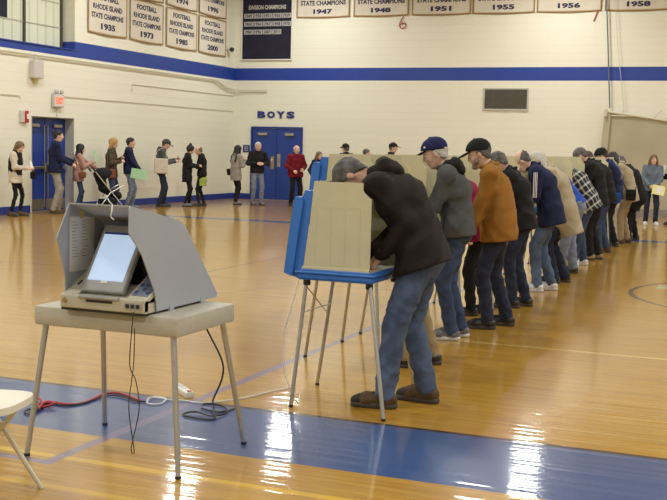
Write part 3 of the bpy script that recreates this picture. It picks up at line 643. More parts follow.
    tr.cone(P-D1*.02, P+D1*.06*s, .114*s*w, .104*s*w, YA, 1.30)
    for sg in (1, -1): tr.ball(P+YA*sg*.072*s-A(.035, 0, .04)*s, .088*s*w)
    for i in (0, 1):
        f_h = ank[i]+A(0, 0, .0)
        tr.cone(hp[i], kn[i], .092*s*max(lw, .86), .068*s*lw, k=.02).cone(kn[i], f_h-A(0, 0, .005), .067*s*lw, .058*s*lw, k=.02)
        tr.cut((0, 0, .045*s), (0, 0, -1)) if i == 0 else None
    tr.cut(P+D1*.05*s, D1)
    polymesh(bottomname, [tr.poly(res)], bottom, root)
    if skirt:
        sk = Sdf(.03); sk.fold = (.006, 30, 1); sk.cone(P+D1*.05, P-A(0, 0, .18*s), .13*s*w, .15*s*w, YA, 1.25).cone(P-A(0, 0, .18*s), P-A(0, 0, skirt[1]), .15*s*w, .15*s*w, YA, 1.25); sk.cut(P-A(0, 0, skirt[1]), (0, 0, -1)); sk.cut(P+D1*.1, D1); polymesh('skirt', [sk.poly(res)], skirt[0], root)
    # ---- shoes
    for i in (0, 1):
        yw = R(feet[i][2]); fd = A(math.cos(yw), math.sin(yw), 0); lt_ = A(-math.sin(yw), math.cos(yw), 0); a_ = A(ank[i][0], ank[i][1], 0); z_ = lambda v: A(0, 0, v)
        bo = Sdf(.02); bo.cone(a_+z_(.095*s), a_-fd*.02*s+z_(.055*s), .046*s, .046*s).cone(a_-fd*.03*s+z_(.05*s), a_+fd*.11*s+z_(.048*s), .045*s, .042*s, lt_, 1.0).cone(a_+fd*.10*s+z_(.045*s), a_+fd*.165*s+z_(.036*s), .044*s, .034*s, lt_, 1.15)
        hi_ = .125 if 'boot' in shoe or shoe in ('brownboot',) else .09
        bo.cut(a_+z_(.022), (0, 0, -1)); bo.cut(a_+z_(hi_*s), (-.15, 0, 1)); 
        so = polymesh(shoename, [bo.poly(.0085)], shoe, root)
        sl = Sdf(.02); sl.cone(a_-fd*.035*s+z_(.018), a_+fd*.06*s+z_(.018), .044*s, .038*s).cone(a_+fd*.06*s+z_(.018), a_+fd*.165*s+z_(.018), .040*s, .041*s, lt_, 1.15); sl.cut(a_+z_(.034), (0, 0, 1)); sl.cut(a_+z_(.001), (0, 0, -1)); polymesh('sole', [sl.poly(.0085)], solem, so)
        if shoe == 'boot':
            tc_ = Sdf(.01); tc_.cone(a_+fd*.145*s+z_(.04*s), a_+fd*.17*s+z_(.032*s), .040*s, .036*s, lt_, 1.1); tc_.cut(a_+z_(.022), (0, 0, -1)); tc_.cut(a_+fd*.135*s, -fd); polymesh('toe_cap', [tc_.poly(.0085)], 'bootdark', so)
            lc = B()
            for k in range(4):
                c0 = a_+fd*(.045+.022*k)*s+z_((.102-.009*k)*s); lc.tube([c0-lt_*.022*s-z_(.006), c0+z_(.002), c0+lt_*.022*s-z_(.006)], .003, 5)
            lc.build('lace', 'bootdark', so)
    # ---- top
    if topkind:
        o = {'shirt': .012, 'jacket': .022, 'coat': .028}[topkind]*loose
        jk = Sdf(.035); jk.fold = (.0065 if topkind != 'shirt' else .005, 30, loc[1]*1.7+1)
        jk.cone(P-D1*hem*s, P+D1*.05*s, .128*s*w+o+belly*.6, .118*s*w+o+belly, YA, 1.34).cone(P+D1*.05*s, Wt, .112*s*w+o+belly, .108*s*w+o+belly*.8, YA, 1.28).cone(Wt, Ch, .108*s*w+o+belly*.8, .112*s*w+o, YA, 1.36)
        jk.cone(Ch, N-.07*s*D2, .112*s*w+o, .082*s+o, YA, 1.45).cone(sh[0], sh[1], .060*s+o*.8, .060*s+o*.8).cone(N-.05*D2, N+.015*D2, .07*s, .062*s)
        for i in (0, 1):
            if hem >= .05: jk.cone(hp[i]+D1*.03, hp[i]+(kn[i]-hp[i])*.30, .092*s*max(lw, .86)+.020, .090*s*max(lw, .86)+.022, k=.05)
        if belly == 0: jk.ball(Ch-D2*.02+A(.0, 0, 0)-A(math.cos(R(l2)), 0, -math.sin(R(l2)))*.03, A(.12, .16, .14)*s*w, frame(D2, A(1, 0, 0)))
        for i in (0, 1):
            we = el[i]+(wr[i]-el[i])*(.94 if sleeve >= 1 else .35)
            if sleeve > 0: jk.cone(sh[i], el[i], .060*s+o*.7, .050*s+o*.6, k=.03).cone(el[i], we, .050*s+o*.6, .036*s+o*.5, k=.02)
        if topkind == 'coat':
            for i in (0, 1): jk.cone(P+YA*(.05 if i == 0 else -.05), P+(kn[i]-P)*.8, .13*s*w, .13*s*w, k=.06)
            jk.cut(P+((kn[0]+kn[1])/2-P)*.78, (kn[0]+kn[1])/2-P)
        else: jk.cut(P-D1*hem*s, -D1)
        tp = polymesh(topname, [jk.poly(res)], top, root, toplabel)
        if topkind != 'shirt' or collar:
            cl = Sdf(.01); rr = .075*s
            pts = [N+.02*D2+(A(math.cos(a), 0, -math.sin(R(l2))*math.cos(a))*.072+YA*math.sin(a)*.078)*s for a in [k*math.pi/8 for k in range(17)]]
            for a_, b_ in zip(pts[:-1], pts[1:]): cl.cone(a_, b_, .016, .016)
            polymesh('collar', [cl.poly(.011)], collar or top, tp)
        if topkind != 'shirt' and not vest:
            for i in (0, 1):
                we = el[i]+(wr[i]-el[i])*.96; ws = el[i]+(wr[i]-el[i])*.84
                cf = Sdf(.008); cf.cone(ws, we, .040*s+o*.5, .037*s+o*.5); cf.cut(ws, ws-we); cf.cut(we, we-ws); polymesh('cuff', [cf.poly(.011)], cuffm or top, tp)
        if hood:
            hh = Sdf(.03); hh.fold = (.004, 50, 2); fwN = A(math.cos(R(l2)), 0, -math.sin(R(l2)))
            for sg in (1, -1): hh.cone(N-fwN*.085*s+YA*sg*.05*s+D2*.01, N-fwN*.02*s+YA*sg*.085*s+D2*.02, .046*s, .034*s)
            hh.cone(N-fwN*.10*s-D2*.05*s, N-fwN*.08*s+D2*.03*s, .052*s, .045*s, YA, 1.5); hh.cone(N-fwN*.02*s+YA*.085*s+D2*.02, N+fwN*.06*s+YA*.05*s-D2*.02, .030*s, .022*s).cone(N-fwN*.02*s-YA*.085*s+D2*.02, N+fwN*.06*s-YA*.05*s-D2*.02, .030*s, .022*s)
            polymesh('hood', [hh.poly(.012)], hood, tp)
        if vest:
            vs = Sdf(.03); vs.fold = (.004, 26, 3); vs.cone(P+D1*.02, Wt, .118*s*w+o+.014, .108*s*w+o+.016, YA, 1.28).cone(Wt, Ch, .108*s*w+o+.016, .112*s*w+o+.014, YA, 1.36).cone(Ch, N-.07*s*D2, .112*s*w+o+.012, .082*s+o+.012, YA, 1.4); vs.cone(sh[0]*.8+sh[1]*.2, sh[1]*.8+sh[0]*.2, .060*s+o*.8+.012, .060*s+o*.8+.012); vs.cut(P+D1*.02, -D1); polymesh('vest', [vs.poly(res)], vest, root)
    if scarf:
        sf = Sdf(.02); sf.fold = (.004, 60, 2)
        pts = [N+.035*D2+(A(math.cos(a), 0, -.3*math.cos(a))*.075+YA*math.sin(a)*.08)*s for a in [k*math.pi/6 for k in range(13)]]
        for a_, b_ in zip(pts[:-1], pts[1:]): sf.cone(a_, b_, .032, .032)
        polymesh('scarf', [sf.poly(.011)], scarf, root)
    root_info = dict(root=root, H=H, HF=HF, N=N, P=P, sh=sh, el=el, wr=wr, Ch=Ch, Wt=Wt, D1=D1, D2=D2, s=s, kn=kn)
    def world(p): a = R(yaw); return (loc[0]+p[0]*math.cos(a)-p[1]*math.sin(a), loc[1]+p[0]*math.sin(a)+p[1]*math.cos(a), loc[2]+p[2])
    root_info['world'] = world; return root_info

# ================================================================ VOTERS AT THE BOOTHS (nearest first)
WR = ((.40, .13, 1.02), (.42, -.12, 1.02))
v1 = person('person in dark brown hooded jacket and blue jeans bent over the nearest voting booth', (-2.10, 6.50, 0), 186, 1.83, 1.07, hip=(-.085, .965), lean=(19, 47), neck=88, pitch=82, hyaw=6,
            feet=((.10, .13, 4), (-.12, -.12, -12)), hands=((.15, .15, .95), (.30, -.14, .93)), elbow=((-1, -.05, -.3), (-1, -.3, -.3)), top='dbrown', topname='hooded_jacket', hood='dbrown', hem=.085, bottom='jeans', bottomname='jeans', shoe='boot', shoename='hiking_boot', hair='short', hairm='hgrey', res=.0115, legr=1.10)
v1b = person('person in khaki trousers mostly hidden behind the one in dark brown jacket', (-2.42, 7.75, 0), 186, 1.66, hip=(-.06, .87), lean=(25, 45), neck=60, pitch=60, feet=((.06, .10, 0), (-.10, -.10, -8)), hands=WR, top='blackc', topname='jacket', bottom='khaki', shoe='blackshoe', hairm='hgrey', res=.017)
v2 = person('person in grey hooded jacket and navy baseball cap standing at a booth', (-2.50, 9.06, 0), 192, 1.76, 1.02, hip=(.0, .93), lean=(6, 18), neck=42, pitch=24, feet=((.02, .11, 4), (-.05, -.10, -8)), hands=((.40, .12, 1.0), (.42, -.12, 1.0)),
            top='greyj', topname='hooded_jacket', hood='blackc', hem=.05, bottom='mjeans', bottomname='jeans', shoe='greysh', solem='wsole', shoename='sneaker', hair='bald', hairm='hwhite', hat='cap', hatm='navycap', skin='skin2', res=.0135)
v3 = person('person in tan canvas jacket and black baseball cap, behind the grey jacket', (-2.33, 9.82, 0), 190, 1.76, 1.07, hip=(.0, .93), lean=(5, 16), neck=40, pitch=24, feet=((.06, .13, 0), (-.10, -.13, -10)), hands=((.24, .20, .88), (.30, -.16, 1.0)), elbow=((-1, .3, -.2), (-1, -.5, -.3)),
            top='tan', topname='canvas_jacket', hem=.13, bottom='djeans', bottomname='jeans', shoe='blackshoe', hair='bald', hairm='hgrey', hat='cap', hatm='blackc', beard='stubble', skin='skin2', res=.0135, belly=.02)
v3b = person('person in magenta jacket showing between the grey and the tan jackets', (-2.66, 10.5, 0), 186, 1.56, hip=(0, .83), lean=(12, 25), neck=45, pitch=40, hands=((.36, .12, .95), (.36, -.12, .95)), top='magenta', bottom='blackc', shoe='blackshoe', hair='bob', hairm='hgrey', res=.018)
v4 = person('person with grey hair in black jacket half hidden behind the tan jacket', (-2.42, 11.25, 0), 188, 1.70, 1.0, hip=(0, .90), lean=(10, 24), neck=50, pitch=45, hands=WR, top='blackc', bottom='djeans', shoe='blackshoe', hair='short', hairm='hgrey', res=.017)
v5 = person('balding person with glasses in navy track jacket with white sleeve stripes', (-2.46, 12.75, 0), 190, 1.78, 1.05, hip=(-.04, .93), lean=(14, 32), neck=60, pitch=52, feet=((.08, .12, 0), (-.08, -.10, -8)), hands=((.36, .15, .98), (.38, -.12, 1.0)),
            top='navyc', topname='track_jacket', hem=.16, bottom='jeans', bottomname='jeans', shoe='sneaker', solem='wsole', shoename='sneaker', hair='bald', hairm='hgrey', glasses=True, skin='skin2', res=.015)
v6 = person('white-haired person in long beige coat behind the navy track jacket', (-2.45, 13.65, 0), 188, 1.80, 1.02, hip=(-.04, .90), lean=(16, 34), neck=50, pitch=45, hands=((.36, .13, 1.0), (.36, -.12, 1.0)), top='beige', topname='coat', hem=.30, bottom='djeans', shoe='blackshoe', hair='bob', hairm='hwhite', skin='skin2', res=.017, loose=1.15)
v7 = person('person in royal blue shirt and light jeans bending deeply over a booth', (-2.58, 14.75, 0), 186, 1.74, 1.0, hip=(-.12, .93), lean=(38, 58), neck=70, pitch=70, feet=((.06, .12, 0), (-.10, -.10, -8)), hands=((.40, .15, 1.0), (.42, -.12, 1.0)), top='royal', topkind='shirt', topname='shirt', hem=.03, bottom='ljeans', bottomname='jeans', shoe='blackshoe', hair='short', hairm='hblonde', skin='skin2', res=.016, legr=1.1)
v8 = person('person in black and white plaid flannel shirt bending over a booth', (-2.60, 15.95, 0), 186, 1.76, 1.0, hip=(-.12, .93), lean=(28, 50), neck=66, pitch=60, hands=((.40, .15, 1.0), (.42, -.12, 1.0)), top='plaid', topkind='jacket', topname='flannel_shirt', hem=.14, bottom='mjeans', bottomname='jeans', shoe='sneaker', solem='wsole', shoename='sneaker', hair='short', hairm='hblack', res=.017)
v9 = person('tall grey-haired person in black jacket looking down, past the plaid shirt', (-2.54, 17.0, 0), 188, 1.80, 1.08, hip=(-.02, .955), lean=(8, 24), neck=55, pitch=45, hands=((.40, .15, 1.05), (.42, -.12, 1.05)), top='blackc', hem=.14, bottom='blackc', shoe='khaki', solem='sole', hair='short', hairm='hgrey', skin='skin2', res=.018)
v10 = person('brown-haired person in black jacket and blue jeans, next past the tall one', (-2.60, 18.3, 0), 188, 1.78, 1.05, hip=(-.03, .94), lean=(12, 30), neck=55, pitch=50, hands=WR, top='blackc', hem=.12, bottom='mjeans', shoe='brownboot', hair='short', hairm='hbrown', res=.019)
v11 = person('person in navy jacket and dark cap near the far end of the booths', (-2.64, 19.55, 0), 188, 1.78, 1.0, hip=(-.02, .94), lean=(8, 20), neck=40, pitch=35, hands=WR, top='navyc', hem=.12, bottom='blackc', shoe='blackshoe', hair='short', hairm='hblack', hat='cap', hatm='blackc', res=.019)
v12 = person('person in cream coat and khaki trousers with a dark shoulder strap, far booths', (-2.54, 20.5, 0), 186, 1.76, 1.0, hip=(-.06, .93), lean=(14, 28), neck=50, pitch=45, hands=WR, top='beige', topname='coat', hem=.18, bottom='khaki', shoe='brownboot', hair='bob', hairm='hblack', res=.019)
v13 = person('person in black clothes at the farthest booth', (-2.50, 21.4, 0), 186, 1.70, 1.0, hip=(-.06, .90), lean=(16, 34), neck=50, pitch=45, hands=WR, top='blackc', topkind='coat', topname='coat', bottom='blackc', shoe='blackshoe', hair='bob', hairm='hgrey', res=.02)
# white sleeve stripes of the track jacket, and the cap emblem
def sleeve_stripe(v, m, i=0, off=.085, n=2, gap=.022):
    a, e, w_ = v['sh'][i], v['el'][i], v['wr'][i]; out = A(0, 1 if i == 0 else -1, 0)
    for k in range(n):
        f = unit(np.cross(out, e-a))*gap*(k-.5*(n-1)); b = B(); pts = [a+f+out*off*.98+unit(a-e)*.0, (a+e)/2+f+out*(off-.012), e+f+out*(off-.022)]
        b.tube(pts, .0055, 6, smooth=3); b.build('sleeve_stripe', m, v['root'])
sleeve_stripe(v5, 'stripew', 0, .090, 3, .017)
hb = v5; b = B()
for k in (-1, 0, 1): b.tube([v5['N']+YA*.10+A(-.02+.03*k, 0, -.01), v5['sh'][0]+A(.03*k, .02, .055)], .007, 5)
b.build('shoulder_stripe', 'stripew', v5['root'])
c_ = v2['H'](.055, .088, .080); b = B(); b.lathe([(.001, 0), (.009, .001), (.008, .006), (.001, .007)], c_, 10, 'y'); b.build('cap_emblem', 'stripew', v2['root'])
t_ = v2['H'](.09, .03, .1)
# strap and bags
def bag_on(v, label, m, side, size=(.12, .06, .14), drop=.0, strap=True, z=None, back=-.03):
    """a shoulder bag hanging at the hip, local to the person's frame, built in world space"""
    wl_ = v['world']; sg = 1 if side == 'l' else -1; P_ = v['P']; off = .235
    c = A(P_[0]+back, sg*off, (z if z is not None else P_[2]-drop))
    t = thing('shoulder_bag', label, 'bag', wl_(c)); t.rotation_euler = v['root'].rotation_euler
    B().box((-size[0], -size[1], -size[2]), (size[0], size[1], size[2]), .03).build('pouch', m, t)
    B().box((-size[0]*.96, sg*size[1]*.95-.006, .0), (size[0]*.96, sg*size[1]*1.0+.012, size[2]*.9), .006).build('flap', m, t)
    if strap:
        s0 = v['sh'][0 if sg > 0 else 1]; top = A(s0[0]-c[0], (s0[1]*.72-c[1]), s0[2]-c[2]+.088*v['s'])
        B().tube([(-.7*size[0], 0, size[2]-.02), (-.5*size[0]-.06, sg*.0-.0, (size[2]+top[2])*.5), tuple(top), (top[0]*.6+.09, 0, (size[2]+top[2])*.5), (.7*size[0], 0, size[2]-.02)], .007, 6, smooth=4).build('strap', m, t)
    return t
bag_on(v12, 'dark shoulder bag with strap on the cream coat at the far booths', 'blackc', 'l', (.09, .04, .10), .04)
bag_on(v11, 'royal blue bag at the hip of the navy-jacketed person, far booths', 'royal', 'l', (.08, .05, .09), .08)

# ================================================================ THE QUEUE ALONG THE WALLS
HOLD = ((.30, .08, 1.10), (.30, -.08, 1.10))
q1 = person('curly-haired person in black vest, cream sweater and tall brown boots, first at left', (-14.86, 18.98, 0), 15, 1.60, .95, lean=(0, 6), neck=22, pitch=24, hyaw=-15, hands=((.28, .14, 1.02), (.28, -.10, 1.02)), top='cream_knit', topkind='jacket', topname='sweater', hem=.16, vest='blackc', bottom='blackc', bottomname='leggings', legr=.72, shoe='brownboot', shoename='boot', hair='bob', hairm='hsalt', skin='skin2', res=.017)
q2 = person('tall person in dark shirt and khaki trousers before the left blue door', (-14.80, 20.28, 0), 42, 1.86, .98, lean=(0, 3), neck=12, pitch=5, hands=((.40, .10, 1.14), (.34, -.14, 1.10)), top='navyc', topkind='jacket', topname='shirt', hem=.08, bottom='greyp', bottomname='trousers', shoe='brownboot', hair='short', hairm='hblack', skin='skin2', res=.016)
q3 = person('long-dark-haired person in dusty pink top and jeans pushing the stroller', (-14.95, 21.35, 0), 45, 1.56, .88, lean=(0, 4), neck=14, pitch=4, hands=((.46, .10, .98), (.30, -.12, 1.12)), elbow=((-.6, .3, -.7), (-.6, -.3, -.7)), top='pink', topkind='jacket', topname='top', hem=.16, bottom='mjeans', bottomname='jeans', legr=.82, shoe='sneaker', hair='long', hairm='hblack', skin='skin2', res=.016)
q4 = person('blonde person in olive jacket and jeans behind the stroller', (-14.78, 22.45, 0), 25, 1.72, .98, lean=(0, 3), neck=12, pitch=6, hands=((.22, .10, 1.22), (.24, -.10, 1.15)), elbow=((-.5, .5, -.8), (-.5, -.5, -.8)), top='olive', hem=.14, bottom='mjeans', bottomname='jeans', shoe='blackshoe', hair='bob', hairm='hblonde', skin='skin2', res=.017)
q5 = person('dark-haired person in navy jacket and light jeans holding a lime folder', (-14.5, 22.80, 0), 30, 1.74, .95, lean=(-4, 2), neck=12, pitch=4, hands=((.24, .16, .92), (.26, -.14, .95)), top='navyc', hem=.06, bottom='ljeans', bottomname='jeans', legr=.92, shoe='greysh', hair='short', hairm='hblack', skin='skin2', res=.017)
q6 = person('person in charcoal hooded top and cap reading a phone, white bag at the side', (-14.45, 24.2, 0), 35, 1.74, .98, lean=(0, 6), neck=26, pitch=26, hands=((.36, .08, 1.20), (.34, -.08, 1.16)), top='greyj', topname='hooded_top', hood='greyj', hem=.08, bottom='djeans', shoe='blackshoe', hair='short', hairm='hbrown', hat='cap', hatm='greycap', skin='skin2', res=.017)
q7 = person('person with black hair bun in long black coat and leggings', (-14.1, 24.9, 0), 35, 1.60, .92, lean=(0, 4), neck=18, pitch=18, hands=((.28, .10, 1.05), (.28, -.10, 1.05)), top='blackc', topkind='jacket', topname='coat', hem=.24, bottom='blackc', legr=.75, bottomname='leggings', shoe='greysh', hair='bun', hairm='hblack', skin='skin2', res=.017)
q8 = person('person in dark jacket with lime tunic showing, reading a white booklet', (-13.86, 25.25, 0), 205, 1.58, .92, lean=(0, 5), neck=22, pitch=24, hands=((.30, .08, 1.08), (.30, -.08, 1.08)), top='blackc', hem=.05, skirt=('lime', .30), bottom='blackc', legr=.75, bottomname='leggings', shoe='blackshoe', hair='bald', hairm='hsalt', skin='skin2', res=.017)
q9 = person('long-dark-haired person in pale grey coat and black trousers near the corner', (-13.62, 26.7, 0), 60, 1.62, .95, lean=(0, 4), neck=14, pitch=8, hands=((.22, .08, 1.18), (.24, -.10, 1.18)), elbow=((-.5, .5, -.8), (-.5, -.5, -.8)), top='greyp', topname='coat', hem=.22, bottom='blackc', legr=.85, shoe='greysh', hair='long', hairm='hblack', skin='skin2', res=.018)
q10 = person('white-haired person in black jacket and jeans before the BOYS door, left side', (-13.10, 26.95, 0), -45, 1.72, 1.05, lean=(0, 3), neck=10, pitch=4, hands=((.20, .10, 1.12), (.20, -.08, 1.12)), elbow=((-.4, .8, -.6), (-.4, -.8, -.6)), top='blackc', hem=.04, bottom='ljeans', bottomname='jeans', shoe='greysh', hair='short', hairm='hwhite', skin='skin2', res=.017)
q11 = person('balding person in maroon jacket and black track trousers before the BOYS door', (-12.12, 27.3, 0), -40, 1.66, 1.08, lean=(0, 3), neck=10, pitch=4, hands=((.22, .12, 1.0), (.20, -.16, .96)), elbow=((-.6, .8, -.4), (-.6, -.8, -.4)), top='maroon', hem=.10, bottom='blackc', bottomname='track_trousers', shoe='blackshoe', hair='bald', hairm='hwhite', skin='skin2', res=.017, belly=.02)
b = B(); k0, h0 = q11['kn'][0], q11['P']+YA*.1
b.tube([h0+A(.03, .05, -.02), k0+A(.035, .055, 0), (k0+A(.03, .055, -.38))], .010, 5); b.build('side_stripe', 'banner_gold', q11['root'])
q12 = person('brown-haired person in navy top just over the first booth panels', (-11.55, 27.5, 0), -30, 1.50, .92, lean=(0, 3), neck=10, pitch=4, top='navyc', bottom='djeans', hair='long', hairm='hsalt', skin='skin2', res=.022)
q13 = person('person in dark baseball cap whose head shows just above the booth panels', (-10.72, 27.5, 0), 150, 1.73, 1, lean=(0, 3), neck=12, pitch=8, top='blackc', bottom='djeans', hair='short', hairm='hgrey', hat='cap', hatm='blackc', skin='skin2', res=.022)
q14 = person('grey-haired person whose crown barely shows over the booth panels', (-10.25, 27.6, 0), 30, 1.61, 1, lean=(0, 3), neck=12, pitch=4, top='greyj', bottom='djeans', hair='short', hairm='hgrey', skin='skin2', res=.022)
q15 = person('person in black cap and dark jacket turned right, over the booth panels', (-9.45, 27.4, 0), 15, 1.78, 1, lean=(0, 3), neck=14, pitch=6, top='blackc', bottom='djeans', hair='short', hairm='hgrey', hat='cap', hatm='blackc', skin='skin2', res=.022)
r1 = person('long-haired person in denim jacket and jeans at right holding yellow papers', (-2.69, 26.35, 0), -75, 1.64, .98, lean=(0, 3), neck=8, pitch=4, hands=((.22, .04, .92), (.22, -.08, .92)), elbow=((-.4, .8, -.4), (-.4, -.8, -.4)), top='denimj', topname='denim_jacket', hem=.08, bottom='djeans', bottomname='jeans', shoe='sneaker', solem='wsole', hair='long', hairm='hsalt', skin='skin2', res=.018)
r2 = person('person in black jacket and dusky purple trousers at the right edge', (-2.22, 26.9, 0), 200, 1.72, .98, lean=(0, 3), neck=12, pitch=10, hands=((.28, .08, 1.15), (.26, -.10, 1.10)), top='blackc', topname='jacket', hem=.16, bottom='purple', shoe='blackshoe', hair='bob', hairm='hblack', skin='skin2', res=.018)
bag_on(q1, 'small black handbag hanging from the hand of the vested person at left', 'blackc', 'l', (.07, .035, .08), -.02, False, z=.86, back=.30)
bag_on(q4, 'tan leather shoulder bag of the blonde person', 'leather', 'r', (.09, .04, .11), .05, True, back=.05)
bag_on(q6, 'white tote bag at the side of the capped person reading a phone', 'cream_knit', 'r', (.17, .06, .19), -.12, True, back=-.02)
bag_on(q9, 'small black bag at the side of the person in pale grey coat', 'blackc', 'l', (.08, .04, .09), -.02, False, back=-.04)
bag_on(q3, 'small brown bag at the hip of the person in the pink top', 'leather', 'r', (.08, .04, .07), -.02, False, back=.06)
def sheet_at(v, name, label, cat, m, lp, w, h, tilt=(60, 0, 0), thick=.006, extra=None):
    o = thing(name, label, cat, v['world'](A(*lp))); o.rotation_euler = (R(tilt[0]), R(tilt[1]), v['root'].rotation_euler[2]+R(tilt[2]))
    B().box((-w/2, -h/2, 0), (w/2, h/2, thick), .001).build('sheet', m, o)
    if extra: extra(o)
    return o
def twoleaf(o): B().box((-.04, -.07, .007), (.055, .078, .011), .001).build('inner_leaf', 'paper', o)
sheet_at(q2, 'paper', 'pale paper held by the tall person before the left blue door', 'paper', 'paper', (.44, .02, 1.2), .20, .27, (70, 0, 90), extra=twoleaf)
sheet_at(q1, 'paper', 'folded pale green paper held by the vested person at left', 'paper', 'green', (.33, .02, 1.08), .10, .16, (75, 0, 80), extra=twoleaf)
sheet_at(q3, 'paper', 'green paper held upright by the person in the pink top', 'paper', 'green', (.38, -.12, 1.26), .06, .28, (78, 0, 20))
sheet_at(q5, 'folder', 'lime folder held by the dark-haired person in navy jacket', 'folder', 'green', (.24, -.26, .86), .38, .24, (82, 8, 0))
sheet_at(q8, 'booklet', 'white booklet read by the pair of dark-coated people', 'booklet', 'paper', (.38, 0, 1.14), .22, .16, (25, 0, 90), .012)
sheet_at(q6, 'phone', 'dark phone held up by the person in the charcoal hooded top', 'phone', 'phone', (.44, 0, 1.24), .075, .15, (50, 0, 90), .009)
sheet_at(r1, 'paper', 'pale yellow papers held low by the person in denim jacket', 'paper', 'yellow', (.30, .10, .82), .28, .22, (75, 10, 90), extra=twoleaf)
sheet_at(r2, 'paper', 'pale green paper held up by the person at the right edge', 'paper', 'paper', (.30, .10, 1.26), .18, .25, (80, 0, 90))

# stroller
t = thing('stroller', 'black folding stroller with metal frame in the queue at left', 'stroller', (-14.25, 21.55, 0), R(48))
b = B()
for s in (-1, 1):
    b.tube([(-.42, s*.22, 1.0), (-.10, s*.22, .60), (.30, s*.20, .12)], .013, 6); b.tube([(.28, s*.22, .62), (-.02, s*.22, .45), (-.26, s*.22, .12)], .013, 6)
b.tube([(-.42, -.22, 1.0), (-.42, .22, 1.0)], .013, 6); b.tube([(-.26, -.22, .12), (-.26, .22, .12)], .010, 6); b.build('frame', 'alum', t, True)
b = B()
for s in (-1, 1): b.tube([(-.45, s*.22, 1.03), (-.36, s*.22, .93)], .02, 8)
b.build('handle_grip', 'rubber', t, True)
hd_ = Sdf(.04); hd_.fold = (.004, 40, 1); hd_.cone((-.22, 0, .86), (-.12, 0, .55), .13, .10, YA, 1.6).cone((-.12, 0, .55), (.20, 0, .38), .11, .10, YA, 1.6); hd_.ball((-.12, 0, .86), (.20, .22, .16)); hd_.sub((.06, 0, .66), (.20, .16, .20), None, .03); hd_.sub((-.02, 0, .78), (.16, .17, .12), None, .03); polymesh('canopy_and_seat', [hd_.poly(.02)], 'blackc', t)
B().box((-.22, -.17, .16), (.16, .17, .30), .04).build('basket', 'blackc', t)
for x_, r_ in ((-.26, .085), (.30, .085)):
    for s in (-1, 1):
        w_ = B().lathe([(.03, -.018), (r_, -.018), (r_+.005, 0), (r_, .018), (.03, .018)], (x_, s*.22, r_+.006), 18, 'y').build('wheel', 'rubber', t, True)
        B().lathe([(.001, -.022), (.035, -.022), (.035, .022), (.001, .022)], (x_, s*.22, r_+.006), 10, 'y').build('hub', 'alum', w_)

